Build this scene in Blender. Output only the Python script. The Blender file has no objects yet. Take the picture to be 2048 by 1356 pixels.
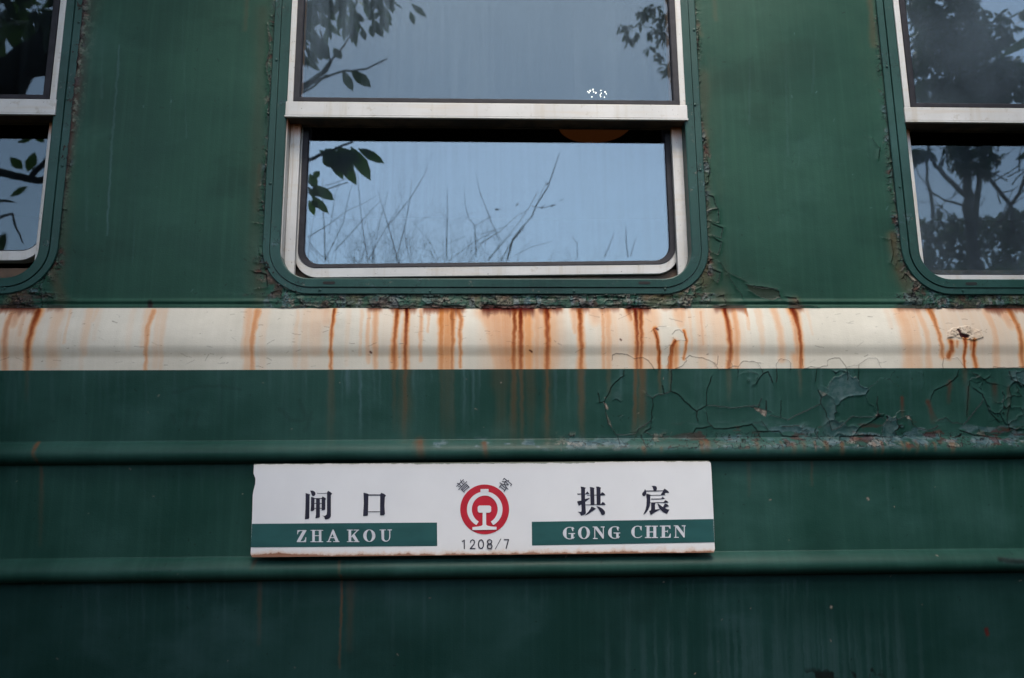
import bpy, bmesh, math, random
import numpy as np
from mathutils import Vector, Matrix

random.seed(7)
RNG = np.random.default_rng(11)
sc = bpy.context.scene
col = sc.collection

# ------------------------------------------------------------------ camera
D = 2.05                     # camera to carriage side, metres
CAMZ = 1.60
F = 28 / 36 * 2048           # focal length in photograph pixels
PITCH, YAW, ROLL = math.radians(10.795), math.radians(2.049), math.radians(-0.453)
cy, sy, cp, sp = math.cos(YAW), math.sin(YAW), math.cos(PITCH), math.sin(PITCH)
fw = Vector((sy * cp, cy * cp, sp)); rt = Vector((cy, -sy, 0)); up = rt.cross(fw)
cr, sr = math.cos(ROLL), math.sin(ROLL)
rt, up = rt * cr + up * sr, up * cr - rt * sr
CAM = Vector((0, -D, CAMZ))
cam = bpy.data.objects.new('camera', bpy.data.cameras.new('camera'))
col.objects.link(cam)
m3 = Matrix((rt, up, -fw)).transposed()
cam.matrix_world = Matrix.Translation(CAM) @ m3.to_4x4()
cam.data.lens = 28; cam.data.sensor_width = 36
cam.data.clip_start = 0.02; cam.data.clip_end = 2000
cam.data.dof.use_dof = True
cam.data.dof.focus_distance = 2.1
cam.data.dof.aperture_fstop = 4.8
sc.camera = cam

# ------------------------------------------------------------------ light
SUN_EL, SUN_AZ = math.radians(60), math.radians(4)     # above and in front of the wall, veiled sun
world = bpy.data.worlds.new('World'); sc.world = world
world.use_nodes = True
wn = world.node_tree.nodes; wl = world.node_tree.links
sky = wn.new('ShaderNodeTexSky'); sky.sky_type = 'NISHITA'; sky.sun_disc = False
sky.sun_elevation = SUN_EL
sky.sun_rotation = math.pi - SUN_AZ
sky.air_density = 1.0; sky.dust_density = 2.0; sky.ozone_density = 1.0
hs = wn.new('ShaderNodeHueSaturation'); hs.inputs['Saturation'].default_value = 0.82
bg = wn['Background']; bg.inputs['Strength'].default_value = 0.08
wl.new(sky.outputs[0], hs.inputs['Color']); wl.new(hs.outputs[0], bg.inputs['Color'])
sun = bpy.data.objects.new('sun', bpy.data.lights.new('sun', 'SUN'))
col.objects.link(sun)
sun.data.energy = 0.95; sun.data.angle = math.radians(20); sun.data.color = (1, .91, .78)
sd = Vector((math.sin(SUN_AZ) * math.cos(SUN_EL), -math.cos(SUN_AZ) * math.cos(SUN_EL), math.sin(SUN_EL)))
sun.rotation_euler = (-sd).to_track_quat('-Z', 'Y').to_euler()
sc.view_settings.view_transform = 'Standard'
sc.view_settings.look = 'None'
sc.view_settings.exposure = 2.38
sc.view_settings.gamma = 1.0
sc.cycles.max_bounces = 8; sc.cycles.transparent_max_bounces = 16

# ------------------------------------------------------------------ helpers
def ray(px, py):
    return fw * F + rt * (px - 1024) - up * (py - 678)

def at(px, py, y=0.0):
    """photograph pixel -> point on the plane at depth y"""
    d = ray(px, py)
    return CAM + d * ((y + D) / d.y)

def mirrored(px, py, d):
    """point d metres in front of the carriage whose reflection stands at this pixel"""
    p = at(px, py, d)
    return Vector((p.x, -d, p.z))

PX = D / F                   # metres per photograph pixel on the wall
def zc(py): return at(1024, py).z

def tag(o, label=None, cat=None, group=None, kind=None):
    if label: o['label'] = label
    if cat: o['category'] = cat
    if group: o['group'] = group
    if kind: o['kind'] = kind
    return o

def empty(name, loc=(0, 0, 0)):
    o = bpy.data.objects.new(name, None); o.location = loc; o.empty_display_size = .1
    col.objects.link(o); return o

def link(name, me, mat, parent=None, smooth=False):
    o = bpy.data.objects.new(name, me); col.objects.link(o)
    for m in (mat if isinstance(mat, list) else [mat]): me.materials.append(m)
    if smooth: me.polygons.foreach_set('use_smooth', [True] * len(me.polygons))
    if parent is not None:
        o.parent = parent
        o.matrix_parent_inverse = world_of(parent).inverted()
    return o

def world_of(o):
    m = o.matrix_basis.copy()
    if o.parent: m = world_of(o.parent) @ o.matrix_parent_inverse @ m
    return m

def mesh(name, vs, fs, mat, parent=None, smooth=False):
    me = bpy.data.meshes.new(name)
    me.from_pydata([tuple(v) for v in vs], [], fs)
    me.update()
    return link(name, me, mat, parent, smooth)

class MB:
    def __init__(s): s.v = []; s.f = []
    def add(s, vs, fs):
        b = len(s.v); s.v += [tuple(v) for v in vs]; s.f += [[i + b for i in f] for f in fs]
    def box(s, x0, x1, y0, y1, z0, z1):
        s.add([(x0,y0,z0),(x1,y0,z0),(x1,y1,z0),(x0,y1,z0),(x0,y0,z1),(x1,y0,z1),(x1,y1,z1),(x0,y1,z1)],
              [(0,3,2,1),(4,5,6,7),(0,1,5,4),(1,2,6,5),(2,3,7,6),(3,0,4,7)])
    def tube(s, pts, rs, n=6):
        pts = [Vector(p) for p in pts]; b = len(s.v)
        for i, p in enumerate(pts):
            t = (pts[min(i+1, len(pts)-1)] - pts[max(i-1, 0)])
            t = t.normalized() if t.length > 1e-9 else Vector((0, 0, 1))
            a = t.cross(Vector((0.3, 1, 0.2))).normalized(); c = t.cross(a)
            r = rs[i] if hasattr(rs, '__len__') else rs
            for k in range(n):
                w = 2 * math.pi * k / n
                s.v.append(tuple(p + (a * math.cos(w) + c * math.sin(w)) * r))
        for i in range(len(pts) - 1):
            for k in range(n):
                k2 = (k + 1) % n
                s.f.append([b+i*n+k, b+i*n+k2, b+(i+1)*n+k2, b+(i+1)*n+k])
        s.f.append([b + k for k in range(n)][::-1])
        s.f.append([b + (len(pts)-1)*n + k for k in range(n)])
    def disc(s, c, r, y0, y1, n=16, dome=0.0):
        b = len(s.v)
        for y, rr in ((y0, r), (y1, r * .9)):
            for k in range(n):
                w = 2*math.pi*k/n; s.v.append((c[0]+rr*math.cos(w), y, c[1]+rr*math.sin(w)))
        s.v.append((c[0], y1 - dome, c[1]))
        for k in range(n):
            k2 = (k+1) % n
            s.f.append([b+k, b+k2, b+n+k2, b+n+k]); s.f.append([b+n+k, b+n+k2, b+2*n])
    def loft(s, loops, closed=True):
        b = len(s.v); n = len(loops[0])
        for l in loops: s.v += [tuple(p) for p in l]
        for i in range(len(loops) - 1):
            for k in range(n if closed else n - 1):
                k2 = (k + 1) % n
                s.f.append([b+i*n+k, b+i*n+k2, b+(i+1)*n+k2, b+(i+1)*n+k])
    def build(s, name, mat, parent=None, smooth=False):
        return mesh(name, s.v, s.f, mat, parent, smooth)

# ---- value noise
def vnoise(x, z, seed):
    x = np.asarray(x, float); z = np.asarray(z, float)
    xi = np.floor(x).astype(np.int64); zi = np.floor(z).astype(np.int64)
    fx = x - xi; fz = z - zi
    fx = fx*fx*(3-2*fx); fz = fz*fz*(3-2*fz)
    def h(a, b):
        n = (a * 374761393 + b * 668265263 + seed * 974711) & 0x7fffffff
        n = ((n ^ (n >> 13)) * 1274126177) & 0x7fffffff
        n = (n ^ (n >> 16)) & 0xffff
        return n / 65535.0
    return (h(xi, zi)*(1-fx)+h(xi+1, zi)*fx)*(1-fz) + (h(xi, zi+1)*(1-fx)+h(xi+1, zi+1)*fx)*fz

def fbm(x, z, seed, o=4):
    r = 0; a = .5; t = 0
    for i in range(o):
        r = r + a * vnoise(x * 2**i, z * 2**i, seed + i * 17); t += a; a *= .55
    return r / t

# ------------------------------------------------------------------ materials
def newmat(name):
    m = bpy.data.materials.new(name); m.use_nodes = True
    return m, m.node_tree.nodes, m.node_tree.links, m.node_tree.nodes['Principled BSDF']

def rgb(n, c):
    r = n.new('ShaderNodeRGB'); r.outputs[0].default_value = (*c, 1); return r.outputs[0]

def mixc(n, l, fac, a, b, mode='MIX'):
    m = n.new('ShaderNodeMix'); m.data_type = 'RGBA'; m.blend_type = mode
    for k, v in ((0, fac), (6, a), (7, b)):
        if isinstance(v, (int, float)): m.inputs[k].default_value = v
        elif isinstance(v, tuple): m.inputs[k].default_value = (*v, 1)
        else: l.new(v, m.inputs[k])
    return m.outputs[2]

def math_(n, l, op, a, b=0.0, c=None, clamp=False):
    m = n.new('ShaderNodeMath'); m.operation = op; m.use_clamp = clamp
    for k, v in ((0, a), (1, b), (2, c)):
        if v is None: continue
        if isinstance(v, (int, float)): m.inputs[k].default_value = v
        else: l.new(v, m.inputs[k])
    return m.outputs[0]

def noise(n, l, scale=(1, 1, 1), s=1.0, detail=4, rough=.55, coord='Object'):
    tc = n.new('ShaderNodeTexCoord'); mp = n.new('ShaderNodeMapping')
    mp.inputs['Scale'].default_value = scale
    l.new(tc.outputs[coord], mp.inputs['Vector'])
    t = n.new('ShaderNodeTexNoise'); t.inputs['Scale'].default_value = s
    t.inputs['Detail'].default_value = detail; t.inputs['Roughness'].default_value = rough
    l.new(mp.outputs[0], t.inputs['Vector']); return t.outputs['Fac']

def ramp(n, l, v, lo, hi, a=0.0, b=1.0):
    m = n.new('ShaderNodeMapRange'); m.clamp = True; m.interpolation_type = 'SMOOTHSTEP'
    for k, x in zip(('From Min', 'From Max', 'To Min', 'To Max'), (lo, hi, a, b)):
        m.inputs[k].default_value = x
    l.new(v, m.inputs['Value']); return m.outputs['Result']

def simple(name, c, rough=.5, c2=None, scale=20, stretch=(1,1,1), metal=0.0, bump=0.0, spec=.5):
    m, n, l, p = newmat(name)
    f = noise(n, l, stretch, scale)
    l.new(mixc(n, l, ramp(n, l, f, .35, .65), c, c2 or tuple(x * .75 for x in c)), p.inputs['Base Color'])
    p.inputs['Roughness'].default_value = rough; p.inputs['Metallic'].default_value = metal
    p.inputs['Specular IOR Level'].default_value = spec
    if bump:
        b = n.new('ShaderNodeBump'); b.inputs['Strength'].default_value = bump; b.inputs['Distance'].default_value = .002
        l.new(noise(n, l, stretch, scale * 4), b.inputs['Height']); l.new(b.outputs[0], p.inputs['Normal'])
    return m

RUST_LIGHT, RUST_DEEP, RUST_DARK = (.57, .225, .045), (.170, .0115, .0014), (.055, .0045, .0040)

def paint(name, c1, c2, rough, streak_amt=1.0, spec=.5, own_wear=False):
    """weathered paint; attribute 'stain' = rust tint, deep rust, crack, bare primer; 'wear' = blue undercoat, pale run, grime, dark core"""
    m, n, l, p = newmat(name)
    st = n.new('ShaderNodeAttribute'); st.attribute_name = 'stain'
    we = n.new('ShaderNodeAttribute'); we.attribute_name = 'wear'
    s1 = n.new('ShaderNodeSeparateColor'); l.new(st.outputs['Color'], s1.inputs[0])
    s2 = n.new('ShaderNodeSeparateColor'); l.new(we.outputs['Color'], s2.inputs[0])
    if own_wear:
        for o in list(st.outputs) + list(we.outputs):
            for k in list(o.links): l.remove(k)
        s1.inputs[0].default_value = (0, 0, 0, 1)
        s2.inputs[0].default_value = (0, 0, 0, 1)
        patch = ramp(n, l, noise(n, l, (1, 1, 1), 9, 3), .48, .66)
        crk = math_(n, l, 'ABSOLUTE', math_(n, l, 'SUBTRACT', noise(n, l, (1, 1, 1), 38, 3), .5))
        o_crack = math_(n, l, 'MULTIPLY', ramp(n, l, crk, .004, .016, .85, 0), patch)
        o_bare = math_(n, l, 'MULTIPLY', ramp(n, l, noise(n, l, (1, 1, 1), 75, 4), .64, .70, 0, .55), patch)
        o_blue = math_(n, l, 'MULTIPLY', ramp(n, l, noise(n, l, (1, 1, 1), 42, 4), .60, .70, 0, .4), patch)
        zero = math_(n, l, 'ADD', 0.0, 0.0)
    blot = noise(n, l, (1, 1, 1), 3.5, 6)
    o_rust, o_deep = s1.outputs[0], s1.outputs[1]
    o_pale, o_grime = s2.outputs[1], s2.outputs[2]
    if not own_wear: o_crack, o_bare, o_blue, o_dark = s1.outputs[2], st.outputs['Alpha'], s2.outputs[0], we.outputs['Alpha']
    else: o_dark = zero
    run = noise(n, l, (70, 1, 1.6), 1.0, 5, .6)
    fine = noise(n, l, (1, 1, 1), 260, 3)
    weave = noise(n, l, (60, 1, 420), 1.0, 2)
    base = mixc(n, l, ramp(n, l, blot, .35, .68), c1, c2)
    big = noise(n, l, (1.2, 1, 2.0), 1.7, 5, .62)
    base = mixc(n, l, ramp(n, l, big, .50, .70, 0, .65), base, tuple(min(1, x*1.25+y) for x, y in zip(c2, (.006, .006, .010))))
    base = mixc(n, l, ramp(n, l, big, .48, .30, 0, .65), base, tuple(x*.72 for x in c1))
    base = mixc(n, l, ramp(n, l, run, .45, .78, 0, .22 * streak_amt), base, tuple(min(1, x * 1.7 + .012) for x in c2))
    base = mixc(n, l, ramp(n, l, run, .50, .22, 0, .25 * streak_amt), base, tuple(x * .62 for x in c1))
    base = mixc(n, l, ramp(n, l, fine, .62, .78, 0, .25), base, tuple(x * .5 for x in c1))
    # pale runs
    base = mixc(n, l, math_(n, l, 'MULTIPLY', o_pale, ramp(n, l, run, .2, .7, .35, 1.0)), base, (.075, .13, .155))
    # grime
    base = mixc(n, l, math_(n, l, 'MULTIPLY', o_grime, ramp(n, l, noise(n, l, (30, 1, 8), 1.0, 5), .3, .7, .55, 1.0)), base, (.27, .225, .155) if c1[0] > .3 else (.050, .042, .022))
    # undercoats
    bl = mixc(n, l, ramp(n, l, noise(n, l, (1, 1, 1), 70, 3), .4, .6), (.05, .085, .12), (.14, .18, .21))
    base = mixc(n, l, o_blue, base, bl)
    br = mixc(n, l, ramp(n, l, noise(n, l, (1, 1, 1), 110, 3), .35, .6), (.28, .24, .20), (.09, .075, .065))
    base = mixc(n, l, o_bare, base, br)
    # rust
    ff = ramp(n, l, noise(n, l, (190, 1, 5), 1.0, 4, .6), .22, .72, .82, 1.0)
    f2 = ramp(n, l, noise(n, l, (1, 1, 1), 120, 4), .2, .7, .92, 1.0)
    base = mixc(n, l, math_(n, l, 'MULTIPLY', math_(n, l, 'MULTIPLY', o_rust, ff), f2, clamp=True), base, RUST_LIGHT if c1[0] > .3 else (.30, .12, .03))
    base = mixc(n, l, math_(n, l, 'MULTIPLY', math_(n, l, 'MULTIPLY', o_deep, ff), f2, clamp=True), base, RUST_DEEP if c1[0] > .3 else (.085, .019, .006))
    base = mixc(n, l, o_dark, base, RUST_DARK)
    base = mixc(n, l, o_crack, base, (.004, .005, .005))
    l.new(base, p.inputs['Base Color'])
    r = math_(n, l, 'ADD', ramp(n, l, blot, .3, .7, rough - .05, rough + .07), math_(n, l, 'MULTIPLY', o_rust, .3), clamp=True)
    r = math_(n, l, 'ADD', r, math_(n, l, 'MULTIPLY', o_bare, .4), clamp=True)
    l.new(r, p.inputs['Roughness'])
    l.new(math_(n, l, 'MULTIPLY', math_(n, l, 'SUBTRACT', 1.0, o_rust, clamp=True), spec), p.inputs['Specular IOR Level'])
    b = n.new('ShaderNodeBump'); b.inputs['Strength'].default_value = .35; b.inputs['Distance'].default_value = .0006
    l.new(math_(n, l, 'ADD', math_(n, l, 'MULTIPLY', weave, .6), fine), b.inputs['Height'])
    l.new(b.outputs[0], p.inputs['Normal'])
    return m

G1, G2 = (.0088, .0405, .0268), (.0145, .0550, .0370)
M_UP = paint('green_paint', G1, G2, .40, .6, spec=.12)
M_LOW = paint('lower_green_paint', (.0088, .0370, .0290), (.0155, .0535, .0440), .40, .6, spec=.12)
M_BAND = paint('cream_paint', (.455, .43, .36), (.51, .485, .41), .45, .3, spec=.3)
M_SKIRT = paint('soiled_shaded_skirt_paint', (.0052, .0225, .0200), (.0095, .0330, .0320), .42, .5, spec=.10)  # dirtier green, with the light falloff at the foot also put into its colour
M_RIM = paint('rim_green_paint', (.0095, .0415, .0345), (.0150, .0550, .0460), .38, .6, own_wear=True, spec=.2)

def frame_paint():
    m, n, l, p = newmat('white_frame_paint')
    st = n.new('ShaderNodeAttribute'); st.attribute_name = 'stain'
    f = noise(n, l, (8, 8, 8), 1.0, 6)
    g = noise(n, l, (5, 5, 60), 1.0, 4)
    sp = noise(n, l, (1, 1, 1), 150, 2)
    c = mixc(n, l, ramp(n, l, f, .35, .7), (.43, .425, .41), (.49, .485, .47))
    c = mixc(n, l, ramp(n, l, g, .5, .75, 0, .55), c, (.44, .38, .30))
    c = mixc(n, l, ramp(n, l, noise(n, l, (40, 40, 3), 1.0, 5, .65), .50, .72, 0, .5), c, (.36, .31, .24))
    c = mixc(n, l, ramp(n, l, noise(n, l, (1, 1, 1), 26, 5, .7), .57, .70, 0, .55), c, (.30, .25, .19))
    c = mixc(n, l, ramp(n, l, sp, .68, .76, 0, .8), c, (.10, .08, .07))
    l.new(c, p.inputs['Base Color']); p.inputs['Roughness'].default_value = .45
    return m
def frame_paint_rusted(zr):
    m = frame_paint(); m.name = 'rust_bled_frame_paint'; n, l = m.node_tree.nodes, m.node_tree.links; p = n['Principled BSDF']
    c = p.inputs['Base Color'].links[0].from_socket
    tc = n.new('ShaderNodeTexCoord'); sx = n.new('ShaderNodeSeparateXYZ'); l.new(tc.outputs['Object'], sx.inputs[0])
    k = ramp(n, l, math_(n, l, 'ADD', sx.outputs[2], math_(n, l, 'MULTIPLY', noise(n, l, (60, 60, 14), 1.0, 4), .035)), zr-.035, zr+.012)
    c = mixc(n, l, k, c, (.30, .095, .022))
    l.new(mixc(n, l, ramp(n, l, noise(n, l, (160, 160, 3), 1.0, 3), .58, .75, 0, .5), c, (.30, .24, .17)), p.inputs['Base Color']); return m
M_WHITE = frame_paint()
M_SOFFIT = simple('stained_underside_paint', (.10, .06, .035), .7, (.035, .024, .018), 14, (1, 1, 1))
M_RUBBER = simple('black_rubber', (.0075, .0075, .012), .6, (.014, .014, .020), 40, (1, 1, 1), bump=.2, spec=.25)
M_BLACK = simple('black_slot_metal', (.004, .004, .004), .8)
M_RUSTEDGE = simple('rusted_steel', (.16, .05, .02), .8, (.05, .02, .012), 60)
M_LINING = simple('brown_lining', (.030, .022, .016), .8, (.022, .016, .012), 4)
M_ROOF = simple('grey_roof_paint', (.06, .065, .06), .6, (.04, .045, .04), 5)
M_UNDER = simple('dark_underframe_metal', (.02, .02, .02), .7, (.035, .03, .025), 8)

def glass(name, refl, film, tint=(.70, .89, 1.0), streak=1.0):
    m, n, l, p = newmat(name)
    n.remove(p)
    out = n['Material Output']
    gl = n.new('ShaderNodeBsdfGlossy'); gl.inputs['Color'].default_value = (*tint, 1)
    gl.inputs['Roughness'].default_value = .012
    tr = n.new('ShaderNodeBsdfTransparent'); tr.inputs['Color'].default_value = (.80, .84, .84, 1)
    df = n.new('ShaderNodeBsdfDiffuse'); df.inputs['Color'].default_value = (.22, .29, .36, 1)
    mx = n.new('ShaderNodeMixShader'); mx.inputs[0].default_value = refl
    l.new(tr.outputs[0], mx.inputs[1]); l.new(gl.outputs[0], mx.inputs[2])
    m2 = n.new('ShaderNodeMixShader')
    run = noise(n, l, (45, 1, 1.2), 1.0, 5, .6)
    sp = noise(n, l, (1, 1, 1), 55, 3)
    dust = noise(n, l, (1, 1, 1), 2.5, 4)
    fac = math_(n, l, 'MULTIPLY', ramp(n, l, run, .3, .75, film * (1 - .6*streak), film * (1 + .45*streak)), ramp(n, l, dust, .32, .68, .45, 1.5))
    fac = math_(n, l, 'ADD', fac, ramp(n, l, sp, .72, .80, 0, .05))
    l.new(fac, m2.inputs[0]); l.new(mx.outputs[0], m2.inputs[1]); l.new(df.outputs[0], m2.inputs[2])
    l.new(m2.outputs[0], out.inputs['Surface'])
    b = n.new('ShaderNodeBump'); b.inputs['Strength'].default_value = .05; b.inputs['Distance'].default_value = .001
    l.new(noise(n, l, (1, 1, 1), 5, 0), b.inputs['Height']); l.new(b.outputs[0], gl.inputs['Normal'])
    return m
M_GLASS_UP = glass('dusty_upper_glass', .060, .100)
M_GLASS_LO = glass('clear_lower_glass', .122, .055)
M_GLASS_L = glass('shaded_left_glass', .045, .015)  # left window's dimness put into a weaker reflection
M_GLASS_RL = glass('dim_right_lower_glass', .060, .10, streak=.15)
M_GLASS_R = glass('hazy_right_glass', .105, .10, streak=.15)

# ------------------------------------------------------------------ window outline (all windows share it)
XO0, XO1 = -.2857 * D, .2953 * D           # outer rim
XI0, XI1 = -.2625 * D, .2745 * D           # inner rim
ZB_O = at(950, 589).z; ZB_I = at(950, 558).z
RIMW = .0476
ZT_O = CAMZ + .80 * D; 
XC = (XO0 + XO1) / 2; WX = (XO1 - XO0) / 2
SPAC = .840 * D
WINDOWS_X = (-SPAC, 0.0, SPAC)
R_O = .128

def rrect(x0, x1, z0, z1, r, y, n=14):
    out = []
    for cx, cz, a0 in ((x1-r, z0+r, -90), (x1-r, z1-r, 0), (x0+r, z1-r, 90), (x0+r, z0+r, 180)):
        for k in range(n + 1):
            a = math.radians(a0 + 90 * k / n)
            out.append((cx + r*math.cos(a), y, cz + r*math.sin(a)))
    return out

def rim_loop(o, y, dx=0):
    return rrect(XO0+o+dx, XO1-o+dx, ZB_O+o*1.0*(ZB_I-ZB_O)/RIMW, ZT_O-o, max(.01, R_O-o), y)

def sd_window(x, z):
    d = None
    for wx in WINDOWS_X:
        hx, hz = WX - R_O, (ZT_O - ZB_O)/2 - R_O
        qx = np.abs(x - (XC + wx)) - hx; qz = np.abs(z - (ZT_O + ZB_O)/2) - hz
        s = np.sqrt(np.maximum(qx, 0)**2 + np.maximum(qz, 0)**2) + np.minimum(np.maximum(qx, qz), 0) - R_O
        d = s if d is None else np.minimum(d, s)
    return d

# ------------------------------------------------------------------ carriage
carriage = empty('railway_carriage', (0, 1.4, 0))
tag(carriage, 'old green railway carriage with cream stripe, rust runs and white framed windows', 'train carriage')

FINE0, FINE1 = -1.46, 1.66
def xgrid(step):
    f = np.arange(FINE0, FINE1, step)
    a = np.linspace(-4.5, FINE0, 60, endpoint=False); b = np.linspace(FINE1, 4.5, 60)
    return np.concatenate([a, f, b])

def sstep(a, b, x):
    t = np.clip((x - a) / (b - a), 0, 1); return t*t*(3-2*t)

class Panel:
    """a sheet of the carriage side as a height field with painted-on wear"""
    def __init__(s, z0, z1, step, stepz=None):
        s.xs = xgrid(step); s.zs = np.linspace(z0, z1, int((z1 - z0) / (stepz or step)) + 2)
        s.X, s.Z = np.meshgrid(s.xs, s.zs)
        sh = s.X.shape
        s.h = np.zeros(sh)
        s.A = {k: np.zeros(sh) for k in ('rust', 'deep', 'crack', 'bare', 'blue', 'pale', 'grime', 'dark')}
        # wobbling coordinates for hand-drawn strokes
        s.WX = s.X + (fbm(s.X*60, s.Z*60, 5, 3) - .5) * .006
        s.WZ = s.Z + (fbm(s.X*60, s.Z*60, 9, 3) - .5) * .006
    def _seg(s, a, b, pad):
        x0, x1 = min(a[0], b[0]) - pad, max(a[0], b[0]) + pad
        z0, z1 = min(a[1], b[1]) - pad, max(a[1], b[1]) + pad
        i0, i1 = np.searchsorted(s.xs, [x0, x1]); j0, j1 = np.searchsorted(s.zs, [z0, z1])
        if i1 <= i0 or j1 <= j0: return None
        sl = (slice(j0, j1), slice(i0, i1))
        X, Z = s.WX[sl], s.WZ[sl]
        dx, dz = b[0]-a[0], b[1]-a[1]; L = dx*dx + dz*dz + 1e-12
        t = np.clip(((X-a[0])*dx + (Z-a[1])*dz) / L, 0, 1)
        px, pz = X - a[0] - t*dx, Z - a[1] - t*dz
        side = px*dz - pz*dx
        return sl, t, np.sqrt(px*px + pz*pz), side / math.sqrt(L)
    def stroke(s, keys, pts, w, v, hard=False, y=0.0):
        """pts in photograph pixels; w, v per point (w in pixels)"""
        P = []
        for p in pts:
            q = at(p[0], p[1], y); P.append((q.x, q.z))
        n = len(P)
        if not hasattr(w, '__len__'): w = [w]*n
        if not hasattr(v, '__len__'): v = [v]*n
        for i in range(n-1):
            r = s._seg(P[i], P[i+1], max(w[i], w[i+1]) * PX * 2.6)
            if r is None: continue
            sl, t, d, _ = r
            ww = (w[i] + (w[i+1]-w[i])*t) * PX * .5
            vv = v[i] + (v[i+1]-v[i])*t
            ww = ww*(.72 + .56*vnoise(s.Z[sl]*16, s.X[sl]*0 + len(P) + P[0][0]*50, 71)); e = np.exp(-(d/ww)**3.2) if not hard else 1 - sstep(.75, 1.25, d/ww)
            for k in keys: s.A[k][sl] = np.maximum(s.A[k][sl], vv*e)
    def crack(s, pts, w=1.5, v=.95, lift=.0016, side=1, reach=9):
        P = []
        for p in pts:
            q = at(p[0], p[1], -.022); P.append((q.x, q.z))
        for i in range(len(P)-1):
            r = s._seg(P[i], P[i+1], reach*PX*2.5)
            if r is None: continue
            sl, t, d, sg = r
            ww = w*PX*.5
            s.A['crack'][sl] = np.maximum(s.A['crack'][sl], v*np.exp(-(d/ww)**2 * .8))
            g = np.where(sg*side > 0, lift*np.exp(-d/(reach*PX*.5)), 0)
            s.hl[sl] = np.maximum(s.hl[sl], g)
    def poly(s, keys, pts, v=1.0, soft=1.5, lift=0.0):
        P = np.array([[at(p[0], p[1], -.022).x, at(p[0], p[1], -.022).z] for p in pts])
        i0, i1 = np.searchsorted(s.xs, [P[:,0].min()-.01, P[:,0].max()+.01])
        j0, j1 = np.searchsorted(s.zs, [P[:,1].min()-.01, P[:,1].max()+.01])
        if i1 <= i0 or j1 <= j0: return
        sl = (slice(j0, j1), slice(i0, i1)); X, Z = s.WX[sl], s.WZ[sl]
        ins = np.zeros(X.shape, bool)
        for a, b in zip(P, np.roll(P, -1, 0)):
            c = ((a[1] > Z) != (b[1] > Z)) & (X < (b[0]-a[0])*(Z-a[1])/(b[1]-a[1]+1e-12)+a[0])
            ins ^= c
        for k in keys: s.A[k][sl] = np.maximum(s.A[k][sl], ins*v)
        if lift: s.h[sl] += ins*lift
    def build(s, name, mat, hole=None):
        X, Z = s.X, s.Z; nz, nx = X.shape
        Y = -s.h
        V = np.stack([X, Y, Z], -1).reshape(-1, 3)
        j, i = np.meshgrid(np.arange(nz-1), np.arange(nx-1), indexing='ij')
        a = (j*nx + i)
        Q = np.stack([a, a+1, a+nx+1, a+nx], -1)
        if hole is not None: Q = Q[~hole[:-1, :-1]]
        Q = Q.reshape(-1, 4)
        me = bpy.data.meshes.new(name)
        me.vertices.add(len(V)); me.vertices.foreach_set('co', V.astype(np.float32).ravel())
        me.loops.add(Q.size); me.loops.foreach_set('vertex_index', Q.astype(np.int32).ravel())
        me.polygons.add(len(Q)); me.polygons.foreach_set('loop_start', np.arange(0, Q.size, 4, dtype=np.int32))
        me.polygons.foreach_set('use_smooth', np.ones(len(Q), bool))
        for nm, ks in (('stain', ('rust', 'deep', 'crack', 'bare')), ('wear', ('blue', 'pale', 'grime', 'dark'))):
            at_ = me.attributes.new(nm, 'FLOAT_COLOR', 'POINT')
            at_.data.foreach_set('color', np.stack([np.clip(s.A[k], 0, 1) for k in ks], -1).astype(np.float32).ravel())
        me.update(); me.validate()
        return link(name, me, mat, carriage)

Y2Z = [(y, zc(y)) for y in range(-900, 2000, 4)]
ZPY_z = np.array([b for a, b in Y2Z][::-1]); ZPY_y = np.array([a for a, b in Y2Z][::-1])
def pyof(z): return np.interp(z, ZPY_z, ZPY_y)

def profile(py):
    """outward relief of the side, metres, by photograph row at mid frame"""
    p = .0045 * sstep(596, 604, py)
    p -= .0030 * np.exp(-((py - 609) / 3.0)**2)
    t = np.clip((py - 616) / 86, 0, 1)
    p += .026 * np.sin(t*math.pi/2)
    p -= .0048 * sstep(692, 718, py)
    p -= .0040 * sstep(740, 870, py)
    for y0, yc, y1, am in ((880, 906, 924, .026), (1106, 1134, 1153, .027)):
        a = np.clip((py - y0) / (yc - y0), 0, 1); b = np.clip((y1 - py) / (y1 - yc), 0, 1)
        p += am * np.where(py < yc, np.sin(a*math.pi/2)**.82, np.sqrt(np.clip(1 - (1 - b)**2, 0, 1)))
    p -= .030 * np.clip((py-1155)/540, 0, 2)  # lean added so the foot of the wall catches less sky
    return p

def sheet_waves(X, Z):
    return (fbm(X*2.2, Z*2.8, 31, 3) - .5)*.0042 + (fbm(X*14, Z*14, 77, 2)-.5)*.0004

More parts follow.
